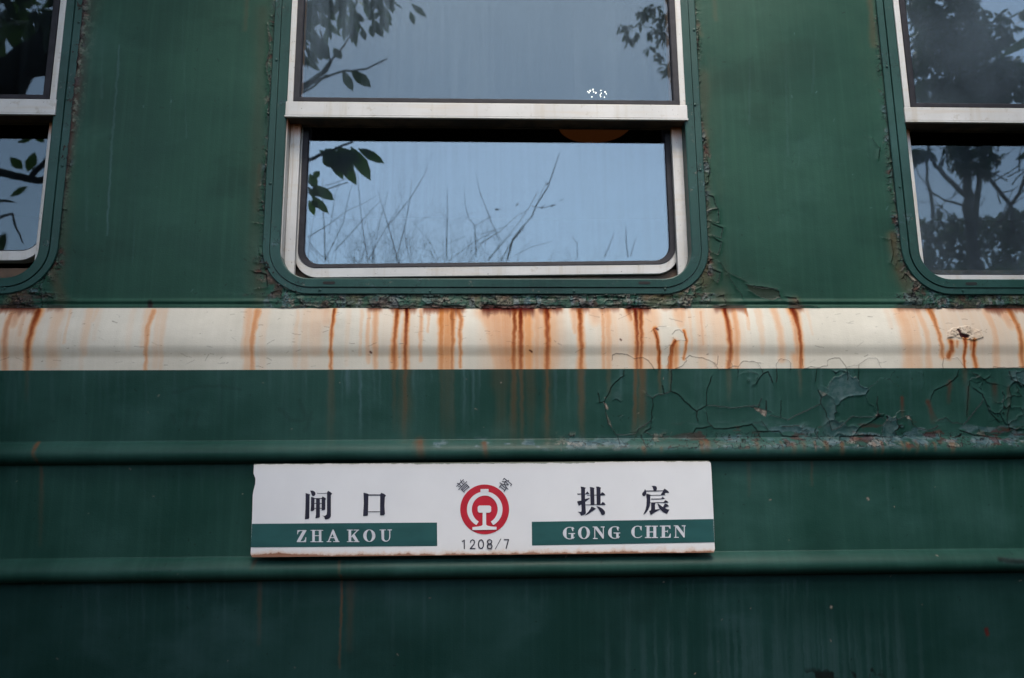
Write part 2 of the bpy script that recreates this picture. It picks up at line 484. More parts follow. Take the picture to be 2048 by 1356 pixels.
# ---- rust table: points (x,y), width, rust tint, deep rust
RUNS = [
 ([(21,622),(15,660),(13,715),(14,743)], 9, .55, .30), ([(74,620),(66,655),(60,700),(57,745)], 11, .95, .62),
 ([(45,624),(42,672)], 6, .4, .1), ([(115,622),(109,662),(108,730)], 16, .30, 0),
 ([(30,622),(28,650)], 14, .5, .2), ([(304,620),(297,652),(295,720),(294,742)], 6, .62, .18),
 ([(497,620),(495,740)], 9, .42, .04), ([(513,620),(507,670),(505,725),(505,742)], 8, .66, .22),
 ([(668,618),(665,650),(663,700),(663,745)], 6, .85, .55), ([(630,620),(632,700)], 22, .26, 0), ([(612,620),(610,740)], 10, .22, 0),
 ([(650,620),(650,640)], 18, .35, .05),
 ([(737,620),(737,725)], 5, .42, .05), ([(750,617),(751,632),(751,735)], 10, .55, .12),
 ([(794,616),(792,650),(789,700),(789,743)], 9, .9, .55), ([(813,616),(812,660),(811,745)], 9, 1, .95),
 ([(842,618),(842,722)], 5, .5, .12), ([(857,618),(856,665)], 4, .4, .05),
 ([(884,617),(883,680),(884,745)], 9, .8, .30), ([(895,617),(895,690),(895,745)], 16, .72, .14), ([(905,617),(905,680),(904,745)], 8, .85, .38),
 ([(916,618),(923,640),(920,665),(921,735)], 6, .75, .35),
 ([(972,622),(982,655),(990,700),(1003,745)], 20, .50, .06), ([(990,622),(1000,680),(1008,745)], 22, .52, .12),
 ([(1012,620),(1015,690),(1018,745)], 20, .56, .16), ([(1030,617),(1028,680),(1027,745)], 11, .95, .58),
 ([(1042,617),(1041,680),(1041,745)], 10, 1, .80), ([(1056,620),(1057,745)], 12, .7, .10), ([(1074,620),(1074,735)], 8, .5, .08),
 ([(1095,616),(1094,640),(1095,690),(1094,745)], 11, 1, .85), ([(1095,620),(1096,700),(1094,745)], 26, .45, 0),
 ([(1148,620),(1150,665)], 8, .45, .1), ([(1161,616),(1160,650),(1162,700),(1161,745)], 11, .92, .55),
 ([(1206,618),(1206,745)], 6, .55, .12), ([(1216,618),(1216,745)], 9, .52, .08), ([(1190,618),(1192,640)], 20, .4, .1),
 ([(1257,617),(1262,640)], 9, .7, .35), ([(1272,616),(1273,670),(1273,745)], 10, 1, .88), ([(1282,616),(1281,670),(1280,745)], 9, .95, .6),
 ([(1276,618),(1278,745)], 30, .42, 0), ([(1302,622),(1303,740)], 20, .40, 0),
 ([(1309,660),(1313,680),(1317,710),(1317,745)], 8, .95, .75), ([(1348,682),(1341,700),(1340,745)], 10, .95, .7),
 ([(1349,690),(1350,742)], 8, .7, .2), ([(1366,663),(1370,684),(1366,720)], 6, .9, .5), ([(1360,618),(1361,650)], 12, .45, .05),
 ([(1402,622),(1404,690)], 5, .45, .1), ([(1400,620),(1404,735)], 14, .3, 0),
 ([(1451,614),(1454,640),(1459,700),(1455,745)], 10, 1, .88), ([(1470,616),(1471,690),(1472,742)], 9, .58, .12), ([(1435,622),(1436,740)], 16, .3, 0),
 ([(1493,616),(1495,632)], 4, .7, .5), ([(1495,632),(1496,660)], 4, .35, 0),
 ([(1550,616),(1558,660),(1561,720)], 10, .42, .04), ([(1587,614),(1595,650),(1599,700),(1598,745)], 11, .98, .78), ([(1586,625),(1590,660),(1592,720)], 7, .6, .2),
 ([(1590,715),(1593,745)], 12, .5, 0),
 ([(1803,616),(1812,660),(1817,745)], 20, .5, .03), ([(1822,616),(1828,660),(1832,740)], 16, .42, 0), ([(1838,618),(1850,665),(1855,735)], 10, .45, .03),
 ([(1863,613),(1868,640),(1875,670),(1882,715)], 8, .85, .40), ([(1898,684),(1899,702),(1893,716)], 8, .95, .75),
 ([(1910,684),(1909,695)], 5, .6, .3), ([(1925,678),(1925,705),(1927,740)], 6, .98, .85), ([(1936,684),(1937,700)], 5, .7, .3), ([(1943,683),(1943,710),(1950,742)], 7, .95, .65),
 ([(1976,620),(1986,660),(1990,735)], 12, .45, .04), ([(2022,616),(2034,650),(2041,715),(2043,740)], 10, .85, .42), ([(2010,618),(2020,650)], 14, .5, .12),
]
for k in range(46):                       # faint thin runs everywhere
    x = RNG.uniform(0, 2048); yy = RNG.uniform(640, 760)
    RUNS.append(([(x, 619), (x + (1024-x)*-.006, yy)], RNG.uniform(3, 9), RNG.uniform(.10, .30), 0))
TOPSMEAR = [(0,78,.75),(95,130,.4),(735,765,.65),(780,835,.6),(845,930,.75),(962,1070,.95),(1075,1125,.75),(1140,1180,.6),(1195,1240,.5),(1250,1300,.85),(1320,1375,.35),(1425,1490,.6),(1575,1605,.6),(1790,1870,.45),(1890,1960,.4),(1965,2048,.75)]
GREEN_RUNS = [   # continuing over the green below: x, x at bottom, width, amount, end row
 (663,662,14,.34,885),(789,789,9,.25,860),(811,809,10,.62,885),(811,810,22,.30,880),(884,886,10,.22,880),(896,897,22,.26,880),(905,906,8,.25,880),(1000,1003,26,.26,880),(1028,1026,14,.52,885),(1042,1044,9,.50,885),(1060,1062,18,.25,880),
 (1094,1094,9,.62,885),(1094,1095,20,.25,880),(1161,1164,14,.52,880),(1216,1218,8,.3,800),(1271,1268,9,.75,870),(1284,1282,16,.66,860),(1317,1319,6,.4,790),(1340,1338,6,.35,780),(1455,1457,10,.3,800),(1598,1600,8,.3,790),
 (57,56,8,.2,800),(1927,1928,10,.3,770)]
PALE = [(696,12,.75,800),(720,7,.8,880),(612,6,.35,790),(684,5,.4,830),(748,7,.4,820),(760,5,.35,830),(826,5,.45,800),(836,4,.35,790),(862,5,.35,770),(928,6,.5,870),(946,6,.55,850),(958,4,.4,800),(1110,6,.35,850),(1135,6,.3,860),(540,6,.3,800),(570,5,.3,780),
 (30,10,.25,860),(60,8,.2,850),(105,8,.2,840),(1240,7,.4,800),(1330,8,.3,820),(1390,6,.3,800),(1500,9,.35,830),(1540,8,.3,840),(1640,8,.3,850),(1680,6,.35,840),(1700,9,.3,830)]

def c3(*p): return [(1000 + x/3.569, 580 + y/3.569) for x, y in p]
def c4(*p): return [(1500 + x/3.568, 580 + y/3.568) for x, y in p]
CRACKS = [
 c3((795,500),(800,465),(830,457),(900,460),(950,490),(1020,485),(1060,510),(1095,570)),
 c3((880,575),(878,615),(850,630),(790,700),(765,760),(740,800),(710,808),(700,735)),
 c3((740,800),(755,880),(775,950),(800,990),(825,1035),(900,1035),(975,1022),(990,990),(1050,955),(1080,930)),
 c3((1225,575),(1215,720),(1165,740),(1110,750),(1085,775),(1040,735)),
 c3((1085,775),(1090,830),(1080,880),(1080,930),(1075,985),(1030,1015)), c3((1165,740),(1155,680)),
 c3((1215,720),(1275,745),(1310,790),(1370,840),(1400,870),(1430,850),(1470,825),(1475,710),(1510,620)),
 c3((1470,825),(1560,830),(1620,835),(1690,845),(1750,830),(1856,825)),
 c3((1225,570),(1290,545),(1330,505),(1320,490),(1350,470),(1380,480),(1440,490),(1510,515),(1560,570),(1620,570),(1660,545),(1700,545),(1740,510),(1856,522)),
 c3((1510,515),(1545,540),(1550,475)), c3((1660,545),(1640,500)), c3((1700,545),(1695,620)),
 c3((1380,1015),(1400,985),(1440,985),(1510,970),(1530,990),(1620,990),(1700,975),(1800,955)),
 c3((1095,280),(1075,300)), c3((1095,290),(1110,330),(1135,400),(1137,480),(1130,570)),
 c3((1250,360),(1210,420),(1200,480),(1200,570)),
 c3((1230,320),(1250,290),(1280,285),(1310,320),(1320,370),(1250,360),(1232,340)),
 c3((1135,258),(1190,262)), c3((1400,870),(1410,930)), c3((1470,870),(1485,940),(1510,970)),
 c3((840,1035),(850,1100)), c3((1010,1035),(1020,1100),(1030,1120)), c3((1030,1015),(1100,1040),(1200,1050)),
 c4((0,510),(50,520),(85,570),(90,600),(40,670)), c4((90,600),(125,585),(160,660)),
 c4((185,660),(185,530),(210,490),(260,495),(285,520),(285,570)),
 c4((380,565),(430,550),(480,555),(550,545),(550,500),(560,490),(640,488),(690,565),(690,640)),
 c4((690,550),(770,535),(830,488),(900,490),(930,555)), c4((770,535),(775,660)), c4((470,570),(465,650)), c4((365,490),(375,560)),
 c4((0,830),(60,845),(110,860),(150,868)), c4((145,895),(220,905),(270,925),(400,860),(500,815),(505,760),(480,710)), c4((545,745),(510,765)),
 c4((505,815),(545,890),(580,1000),(640,980),(700,925),(740,907),(880,912),(905,895),(910,860),(905,760)),
 c4((905,895),(1000,940),(1100,910)), c4((220,905),(220,790)), c4((60,840),(75,780)), c4((115,860),(113,790)),
 c4((20,960),(50,1010),(130,1010),(210,1005),(235,1035),(330,1045)), c4((80,935),(125,1000)), c4((230,970),(350,970)),
 c4((690,1045),(800,1035),(900,1040),(1010,1050)), c4((1100,910),(1140,900),(1165,960),(1200,985),(1280,1000),(1340,970)),
 c4((1340,930),(1400,915),(1440,950),(1530,955),(1580,900),(1660,790)), c4((1590,700),(1660,745),(1700,860),(1780,945)),
 c4((1855,700),(1860,780),(1830,920),(1850,980)), c4((1480,575),(1475,620),(1400,680),(1310,720),(1290,780)),
 c4((1500,1000),(1580,1030),(1650,1040),(1710,1050)), c4((1630,990),(1640,1015),(1760,1030),(1890,1000),(1955,970)), c4((1560,650),(1550,800),(1550,900)),
 c4((1370,560),(1375,490),(1480,485),(1520,540),(1530,560)), c4((1530,560),(1730,560),(1730,545),(1840,555),(1955,550)),
 c4((390,1045),(470,1060),(480,1010)), c4((620,1080),(640,1045),(690,1045)), c4((1280,1040),(1330,1075)), c4((1755,670),(1700,665),(1600,600)),
 c4((1840,580),(1860,640),(1955,690)), c4((1570,580),(1620,620)), c4((470,990),(460,1010),(500,1080),(520,1095)),
]
PEEL = c4((1400,345),(1405,300),(1440,272),(1500,265),(1560,258),(1640,290),(1655,340),(1600,362),(1540,352),(1500,345),(1440,335))
PEEL_HOLE = c4((1465,275),(1480,305),(1492,335),(1545,342),(1552,325),(1505,312),(1488,280))
PEEL2 = c3((1100,285),(1150,255),(1250,262),(1300,290),(1320,370),(1250,362),(1210,430),(1200,540),(1140,540),(1130,400))

# ---- cream stripe
Z_BT, Z_BB = zc(617.3), zc(741.3)
def edge_z(py0):   # the stripe's edges run as straight lines on the wall
    return zc(py0)
pb = Panel(Z_BB, Z_BT, .0016); pb.hl = np.zeros_like(pb.h)
PYB = pyof(pb.Z)
pb.h = profile(PYB) + sheet_waves(pb.X, pb.Z)
for pts, w, r, d in RUNS:
    n = len(pts); fade = [1 - .45*(i/(n-1))**1.2 for i in range(n)]
    pb.stroke(['rust'], pts, [w*1.7*(1+.3*(i == 0)) for i in range(n)], [min(1, 1.25*r)*(1-.22*i/(n-1)) for i in range(n)], y=-.018)
    if d: pb.stroke(['deep'], pts, [w*1.05*(1-.3*i/(n-1)) for i in range(n)], [min(1, d*1.5)*f for f in fade], y=-.018)
    if d > .3 and pts[0][1] < 625: pb.stroke(['dark'], pts[:2], [w*1.0, w*.5], [min(1, 1.15*d), .30*d], y=-.01); pb.stroke(['dark'], pts[1:], w*.38, [.42*d, .25*d, .1*d, .1*d][:n-1], y=-.018)
jag = fbm(pb.X*110, pb.Z*10, 3, 3)
for a, b, v in TOPSMEAR:
    xa, xb = at(a, 618).x, at(b, 618).x
    inx = sstep(xa-.006, xa+.008, pb.X) * (1 - sstep(xb-.008, xb+.006, pb.X))
    depth = (10 + 30*jag**1.3) * v
    f = inx * np.clip(1 - (PYB - 617) / depth, 0, 1)
    pb.A['rust'] = np.maximum(pb.A['rust'], f**.6*v*.95)
    pb.A['deep'] = np.maximum(pb.A['deep'], f**.9*v*.9)
    pb.A['dark'] = np.maximum(pb.A['dark'], np.clip(f - .18, 0, 1)*v*1.5)
# warm tint fields between the heavy runs
for a, b, v in ((960,1080,.42),(1080,1130,.34),(1190,1320,.28),(870,930,.20),(590,660,.12),(735,850,.10),(1400,1490,.18),(1790,2048,.22),(0,90,.25),(1330,1400,.12)):
    xa, xb = at(a, 680).x, at(b, 680).x
    f = sstep(xa-.02, xa+.03, pb.X)*(1-sstep(xb-.03, xb+.02, pb.X))*v*(1.05-.5*sstep(630, 745, PYB))*(.5+fbm(pb.X*90, pb.Z*5, 8, 3))
    pb.A['rust'] = np.maximum(pb.A['rust'], f)
gr = np.exp(-((PYB - 711)/8.0)**2) * (.62 + .3*fbm(pb.X*9, pb.Z*9, 12, 3)) * (1 - .45*sstep(700*1.0, 1400, 1024 + (pb.X/ (D/F))*1.0*np.ones_like(pb.X)))
pb.A['grime'] = np.maximum(pb.A['grime'], gr*.55)
pb.A['grime'] = np.maximum(pb.A['grime'], .16*fbm(pb.X*30, pb.Z*6, 40, 4))
for i, c in enumerate(CRACKS): pb.crack(c, 1.3, .62, .0008, 1 if i % 2 else -1, 7)
pb.poly(['pale'], PEEL2, .0); pb.h += 0
for k in ('rust', 'deep'):
    tmp = pb.A[k].copy(); pb.A[k][:] = 0; pb.poly([k], PEEL2, 1.0); mk = pb.A[k].copy(); pb.A[k] = tmp*(1-.75*mk)
for pts, w, r, d in RUNS:
    if pts[0][1] > 650:
        pb.stroke(['rust'], pts, w*1.1, r, y=-.018); pb.stroke(['deep'], pts, w*.8, d, y=-.018)
pb.poly(['grime'], PEEL, .35)
tmp = pb.A['crack'].copy(); pb.A['crack'][:] = 0; pb.poly(['crack'], PEEL, 1.0); mk = pb.A['crack'].copy(); pb.A['crack'] = tmp
ridge = np.abs(fbm(pb.X*75, pb.Z*95, 61, 3) - .5)
pb.A['crack'] = np.maximum(pb.A['crack'], mk*(1-sstep(.012, .035, ridge))*.9)
pb.h += mk*(fbm(pb.X*70, pb.Z*90, 62, 2))*.005
pb.poly(['dark'], PEEL_HOLE, 1.0, lift=-.004); pb.poly(['crack'], PEEL_HOLE, .35)
for p, w in (((1310,661),5),((1060,706),4),((743,708),4),((1237,683),4),((1058,705),3)):
    pb.stroke(['dark'], [p, (p[0]+2, p[1]+2)], w, .95)
for k in range(240):   # specks and hairline scratches
    x, y = RNG.uniform(0, 2048), RNG.uniform(622, 740); a = RNG.normal(0, .35); L = RNG.exponential(7)
    pb.stroke(['crack'], [(x, y), (x + L*math.cos(a), y + L*math.sin(a))], RNG.uniform(.9, 1.6), RNG.uniform(.2, .6))
pb.h += pb.hl
stripe = pb.build('cream_stripe', M_BAND); stripe['label'] = 'cream stripe streaked with orange rust'

# ---- lower side panel with its two ribs
pl = Panel(CAMZ - 1.02, Z_BB, .0017, .0019); pl.hl = np.zeros_like(pl.h)
PYL = pyof(pl.Z)
pl.h = profile(PYL) + sheet_waves(pl.X, pl.Z)
for xa, xb, w, v, ye in GREEN_RUNS:
    pl.stroke(['rust'], [(xa, 736), ((xa+xb)/2, (742+ye)/2), (xb, ye)], [w, w, w*1.1], [v*.16, v*.13, v*.04], y=-.02); pl.stroke(['grime'], [(xa, 736), ((xa+xb)/2, (742+ye)/2), (xb, ye)], [w*1.2, w*1.2, w*1.3], [v*.9, v*.75, v*.2], y=-.02)
    if v > .45: pl.stroke(['deep'], [(xa, 736), ((xa+xb)/2, (742+ye)/2), (xb, ye)], [w*.5, w*.45, w*.4], [v*.26, v*.20, 0], y=-.02)
for x, w, v, ye in PALE:
    pl.stroke(['pale'], [(x, 736), (x+1, (740+ye)/2), (x+1, ye)], w, [v*.5, v*.42, 0], y=-.02)
for k in range(150):
    x = RNG.uniform(0, 2048); y0 = RNG.choice([744, 744, 926, 1160]); L = RNG.uniform(40, 190)
    pl.stroke(['pale'], [(x, y0), (x + (x-1024)*.0, y0+L*.5), (x, y0+L)], RNG.uniform(3, 9), [RNG.uniform(.03, .12), .06, 0], y=-.02)
for k in range(70):    # blue-white runs low on the right
    x = RNG.normal(1560, 170); y0 = RNG.uniform(1160, 1240)
    pl.stroke(['pale'], [(x, y0), (x + (x-1024)*.012, 1300), (x + (x-1024)*.02, 1370)], RNG.uniform(4, 12), [0, RNG.uniform(.05, .16), .12], y=-.02)
for i, c in enumerate(CRACKS): pl.crack(c, 1.8, 1.0, .0017, 1 if i % 3 else -1, 9)
# lifted flakes: cells of slightly different height, parted by hairline cracks
def worley(x, z, seed):
    xi = np.floor(x).astype(np.int64); zi = np.floor(z).astype(np.int64)
    F1 = np.full(x.shape, 9.); F2 = np.full(x.shape, 9.); idv = np.zeros(x.shape)
    for dx in (-1, 0, 1):
        for dz in (-1, 0, 1):
            a, b = xi+dx, zi+dz
            def hh(k):
                n = (a*374761393 + b*668265263 + (seed+k)*974711) & 0x7fffffff
                n = ((n ^ (n >> 13))*1274126177) & 0x7fffffff
                return ((n ^ (n >> 16)) & 0xffff)/65535.
            h1, h2, h3 = hh(1), hh(2), hh(3)
            d = np.hypot(a+h1-x, b+h2-z); m = d < F1
            F2 = np.where(m, F1, np.minimum(F2, d)); F1 = np.where(m, d, F1); idv = np.where(m, h3, idv)
    return F1, F2, idv
def flakes(P, PXm, PYm, mask, sc, seed, amt_h, thr, wob=.5):
    wx = P.X*sc + (fbm(P.X*sc*1.6, P.Z*sc*1.6, seed+5, 3)-.5)*wob*2; wz = P.Z*sc*1.25 + (fbm(P.X*sc*1.6, P.Z*sc*1.6, seed+9, 3)-.5)*wob*2
    F1, F2, idv = worley(wx, wz, seed)
    on = sstep(thr, thr+.08, fbm(P.X*sc*.45, P.Z*sc*.45, seed+21, 3))*mask
    P.A['crack'] = np.maximum(P.A['crack'], (1-sstep(.010*sc/18, .034*sc/18, F2-F1))*on)
    edge = np.exp(-(F2-F1)/.12)
    P.h += (on*((idv-.5)*.0010 + edge*(idv > .45)*.0013))*amt_h
    return on, idv, edge
PXL = 1024 + pl.X/PX
zone_r = sstep(1190, 1240, PXL)*sstep(742, 752, PYL)*(1-sstep(884, 894, PYL))*(.55+.45*sstep(1500, 1800, PXL)*1.0)
on, idv, edge = flakes(pl, PXL, PYL, zone_r, 13, 301, 2.2, .555)
pl.A['blue'] = np.maximum(pl.A['blue'], on*(idv > .72)*.22)
on2, idv2, _ = flakes(pl, PXL, PYL, sstep(1140, 1200, PXL)*sstep(862, 876, PYL)*(1-sstep(898, 906, PYL)), 46, 331, .7, .40)
pl.A['bare'] = np.maximum(pl.A['bare'], on2*(idv2 > .955)*.4); pl.A['dark'] = np.maximum(pl.A['dark'], on2*(idv2 < .08)*.5)
on3, _, _ = flakes(pl, PXL, PYL, sstep(1880, 1960, PXL)*sstep(742, 750, PYL)*(1-sstep(900, 910, PYL)), 20, 351, 1.6, .47)
# flaking on the rib's shoulder
PXX = 1024 + (pl.X) / PX
zone = np.exp(-((PYL - 890)/11.)**2)
fl = fbm(pl.X*26, pl.Z*60, 90, 4)
amt = .10*sstep(700, 1150, PXX) + .42*sstep(1140, 1180, PXX)*(1-sstep(1290, 1330, PXX)) + .18*sstep(1330, 1600, PXX)
pl.A['blue'] = np.maximum(pl.A['blue'], zone*sstep(.62-.30*amt*1.6, .70-.30*amt*1.6, fl)*(amt > .05)*.45)
rd = np.abs(fbm(pl.X*42, pl.Z*70, 93, 3)-.5)
pl.A['crack'] = np.maximum(pl.A['crack'], zone*(1-sstep(.006, .028, rd))*np.clip(amt*1.9, 0, .9))
fl2 = fbm(pl.X*30, pl.Z*70, 97, 4)
pl.A['bare'] = np.maximum(pl.A['bare'], zone*sstep(.66, .72, fl2)*np.clip(amt*.8, 0, .5))
pl.hl += zone*sstep(.55, .62, fl)*np.clip(amt, 0, 1)*.0016
# wider paint loss and islands on the right
z2 = sstep(1330, 1500, PXX)*sstep(840, 870, PYL)*(1-sstep(884, 892, PYL))
f3 = fbm(pl.X*16, pl.Z*48, 121, 4)
pl.A['blue'] = np.maximum(pl.A['blue'], z2*sstep(.57, .66, f3)*.35)
pl.A['dark'] = np.maximum(pl.A['dark'], z2*sstep(.63, .70, fbm(pl.X*20, pl.Z*60, 131, 4))*.55)
for pts, v in ((c4((25,840),(60,845),(118,862),(118,885),(108,902),(60,870)), .9), (c4((905,878),(915,890),(905,905),(893,897)), .9),
               (c4((1110,900),(1140,903),(1155,930),(1130,925)), .8), (c4((485,712),(545,742),(515,760)), .35), (c3((735,808),(755,815),(775,855),(755,850)), .95), (c3((755,870),(790,940),(800,985),(775,950)), .45)):
    pl.poly(['bare'], pts, v)
# rust drips at the ribs and on the panel
DR = [((840,884),(843,915),14,.9),((838,884),(840,900),22,.5),((968,886),(972,914),8,.85),((74,888),(76,920),9,.9),((78,922),(80,985),7,.5),((80,950),(76,1090),8,.2),((1284,896),(1287,906),8,.7),((1400,886),(1403,905),8,.8),((1411,884),(1412,902),10,.8),((1320,898),(1320,906),7,.4)]
for x in (40,215,300,370,450,530,640,870,925,1070,1110,1170,1235,1300,1420): DR.append(((1500+x/3.568, 886+RNG.uniform(-2, 4)), (1500+x/3.568, 900+RNG.uniform(0, 10)), RNG.uniform(4, 9), RNG.uniform(.35, .75)))
DR += [((680,1122),(680,1150),5,.55),((683,1150),(676,1340),4,.62),((512,1122),(508,1135),6,.5),((518,1165),(514,1290),7,.22),((700,1165),(696,1300),14,.18),((1626,925),(1626,970),6,.3),((1500,925),(1500,990),8,.2)]
for a, b, w, v in DR:
    pl.stroke(['rust'], [a, b], w*1.3, [v*.22, v*.08], y=-.03); pl.stroke(['deep'], [a, b], [w, w*.6], [v*.6, v*.2], y=-.03)
for (x0, y0, x1, y1, w, v) in ((1080,770,1085,900,22,.6),(1270,800,1305,945,34,.55),(1260,800,1330,930,20,.5),(1420,660,1415,800,24,.5),(1400,680,1440,700,20,.4),(1740,680,1745,790,34,.35),(1840,690,1835,900,20,.25),(1550,700,1550,900,22,.25)):
    p = c4((x0, y0), (x1, y1)); pl.stroke(['deep'], p, w/3.57*1.4, [v*.75, v*.25], y=-.02); pl.stroke(['dark'], p, w/3.57*.6, [v*.6, .0], y=-.02)
# rubbed hand marks on the left
for p in ([(350,785),(390,775),(440,772),(480,780)],[(372,850),(378,820)],[(390,855),(397,825)],[(560,818),(580,838),(600,842),(625,838)],[(600,800),(612,835)],[(345,830),(350,845)],[(610,860),(618,842),(625,825)]):
    pl.stroke(['crack'], p, 9, .16, y=-.02)
pl.stroke(['dark'], [(1966,1258),(1968,1266)], 9, .8); pl.stroke(['bare'], [(1727,996),(1729,998)], 4, .9); pl.stroke(['bare'], [(1657,1212),(1657,1214)], 4, .6); pl.stroke(['blue'], [(1985,1118),(2048,1124)], 14, .15)
pl.stroke(['crack'], [(1975,1116),(2010,1120),(2048,1122)], 12, .75)
# crust at the very bottom right
cr_ = sstep(1335, 1352, PYL + 14*fbm(pl.X*18, pl.Z*5, 140, 3) - 7)*sstep(1600, 1650, PXX)*(1-sstep(1760, 1800, PXX))
pl.A['crack'] = np.maximum(pl.A['crack'], cr_*sstep(.5, .6, fbm(pl.X*40, pl.Z*40, 141, 3))*.9)
for k in range(260):
    x, y = RNG.uniform(0, 2048), RNG.uniform(748, 1356)
    key = 'crack' if RNG.random() < .8 else 'bare'
    pl.stroke([key], [(x, y), (x+RNG.normal(0, 2), y+RNG.normal(0, 2))], RNG.uniform(1.2, 2.6), RNG.uniform(.2, .7), y=-.02)
pl.h += pl.hl
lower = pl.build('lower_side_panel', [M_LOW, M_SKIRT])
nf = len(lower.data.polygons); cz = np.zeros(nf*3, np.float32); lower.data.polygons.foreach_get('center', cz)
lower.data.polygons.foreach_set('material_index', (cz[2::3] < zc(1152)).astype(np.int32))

# ---- upper side panel round the windows
pu = Panel(Z_BT, CAMZ + 1.02*D, .0019, .0019); pu.hl = np.zeros_like(pu.h)
PYU = pyof(pu.Z); PXU = 1024 + pu.X/PX
sd_ = sd_window(pu.X, pu.Z)
away = sstep(.02, .07, sd_)
pu.h = profile(PYU)*away + (1-away)*.0045*sstep(590, 614, PYU) + sheet_waves(pu.X, pu.Z)
near = np.exp(-np.clip(sd_, 0, 1)/.026)
jn = fbm(pu.X*34, pu.Z*34, 201, 5); jn2 = fbm(pu.X*60, pu.Z*22, 207, 4); jn3 = fbm(pu.X*8, pu.Z*8, 211, 3)
below = sstep(583, 590, PYU)*np.exp(-np.clip(sd_-.01, 0, 1)/.05)
low = np.clip(sstep(480, 560, PYU), 0, 1)
wear = np.clip(near*(.52+.48*low) + below*.95, 0, 1)*(.45+1.0*jn3)
pu.h += wear*(jn-.35)*.006 + below*(fbm(pu.X*14, pu.Z*120, 271, 3)-.4)*.006
for (sc_, seed_, th_, hh_) in ((30, 401, .38, 1.6), (62, 431, .44, 1.2)):
    o_, i_, e_ = flakes(pu, PXU, PYU, sstep(.20, .42, wear), sc_, seed_, hh_, th_)
    o_ = o_*(1-.6*below)
    pu.A['bare'] = np.maximum(pu.A['bare'], o_*(i_ > .955)*.6); pu.A['blue'] = np.maximum(pu.A['blue'], o_*((i_ > .90) & (i_ < .955))*.4); pu.A['dark'] = np.maximum(pu.A['dark'], o_*(i_ < .06)*.6)
rdg = np.abs(fbm(pu.X*38, pu.Z*52, 221, 4)-.5)
pu.A['crack'] = np.maximum(pu.A['crack'], (1-sstep(.004, .022, rdg))*sstep(.18, .5, wear)*.9)
for a, b, v in TOPSMEAR:      # ragged rusted lip where the paint has lifted over the stripe
    xa, xb = at(a, 612).x, at(b, 612).x
    inx = sstep(xa-.01, xa+.01, pu.X)*(1-sstep(xb-.01, xb+.01, pu.X))
    lip = 611.5 + 9*(fbm(pu.X*30, pu.X*0+3, 281, 4)-.55)
    pu.A['crack'] = np.maximum(pu.A['crack'], inx*np.exp(-((PYU-lip)/1.5)**2)*min(1, v*1.3))
    pu.A['dark'] = np.maximum(pu.A['dark'], inx*sstep(lip, lip+2.5, PYU)*v*.75); pu.h += inx*sstep(lip+2, lip, PYU)*sstep(lip-14, lip-2, PYU)*.0025*v
rdg2 = np.abs(fbm(pu.X*16, pu.Z*70, 229, 4)-.5)
pu.A['crack'] = np.maximum(pu.A['crack'], (1-sstep(.008, .03, rdg2))*below*.85)
pu.A['bare'] = np.maximum(pu.A['bare'], sstep(.68, .74, jn)*sstep(.22, .6, wear)*.55)
pu.A['blue'] = np.maximum(pu.A['blue'], sstep(.60, .70, jn2)*sstep(.25, .65, wear)*.4)
pu.A['dark'] = np.maximum(pu.A['dark'], sstep(.60, .72, fbm(pu.X*24, pu.Z*24, 241, 4))*sstep(.3, .7, wear)*.5)
pu.A['rust'] = np.maximum(pu.A['rust'], np.exp(-np.clip(sd_, 0, 1)/.030)*sstep(.45, .75, fbm(pu.X*20, pu.Z*6, 251, 4))*.20*(.3+low))
pu.A['crack'] = np.maximum(pu.A['crack'], np.exp(-(np.clip(sd_, 0, 1)/.0035)**2)*.75*sstep(.25, .5, jn3*.6+jn*.5))
# crusty sealant down the left window's right side
cl = sstep(128, 140, PXU)*(1-sstep(178, 205, PXU + (PYU-100)*.12))*(1-sstep(400, 470, PYU))*np.exp(-np.clip(sd_, 0, 1)/.016)
cn = fbm(pu.X*90, pu.Z*60, 261, 4)
pu.A['bare'] = np.maximum(pu.A['bare'], cl*sstep(.50, .60, cn)*.6)
pu.A['dark'] = np.maximum(pu.A['dark'], cl*sstep(.40, .52, 1-cn)*.8); pu.h += cl*cn*.006
# brown runs beside the windows
for x0, y0, x1, y1, w, v in ((1735,-60,1748,90,12,.55),(1785,470,1795,540,16,.6),(1800,540,1830,600,26,.5),(520,330,512,420,14,.35),(515,540,520,600,22,.32),(497,-40,490,60,7,.3),(1425,-40,1432,40,8,.3),(1440,590,1455,616,30,.35),(1395,45,1400,70,10,.4),(1410,260,1414,290,8,.5),(1408,150,1416,600,22,.25),(1590,600,1592,616,14,.5),(1412,400,1416,500,12,.35),(1780,150,1796,420,20,.22),(525,20,505,580,26,.18),(150,60,120,560,24,.25),(105,540,125,600,18,.45)):
    pu.stroke(['rust'], [(x0, y0), (x1, y1)], w*1.6, v*.14); pu.stroke(['deep'], [(x0, y0), (x1, y1)], w*.8, [v*.5, v*.2])
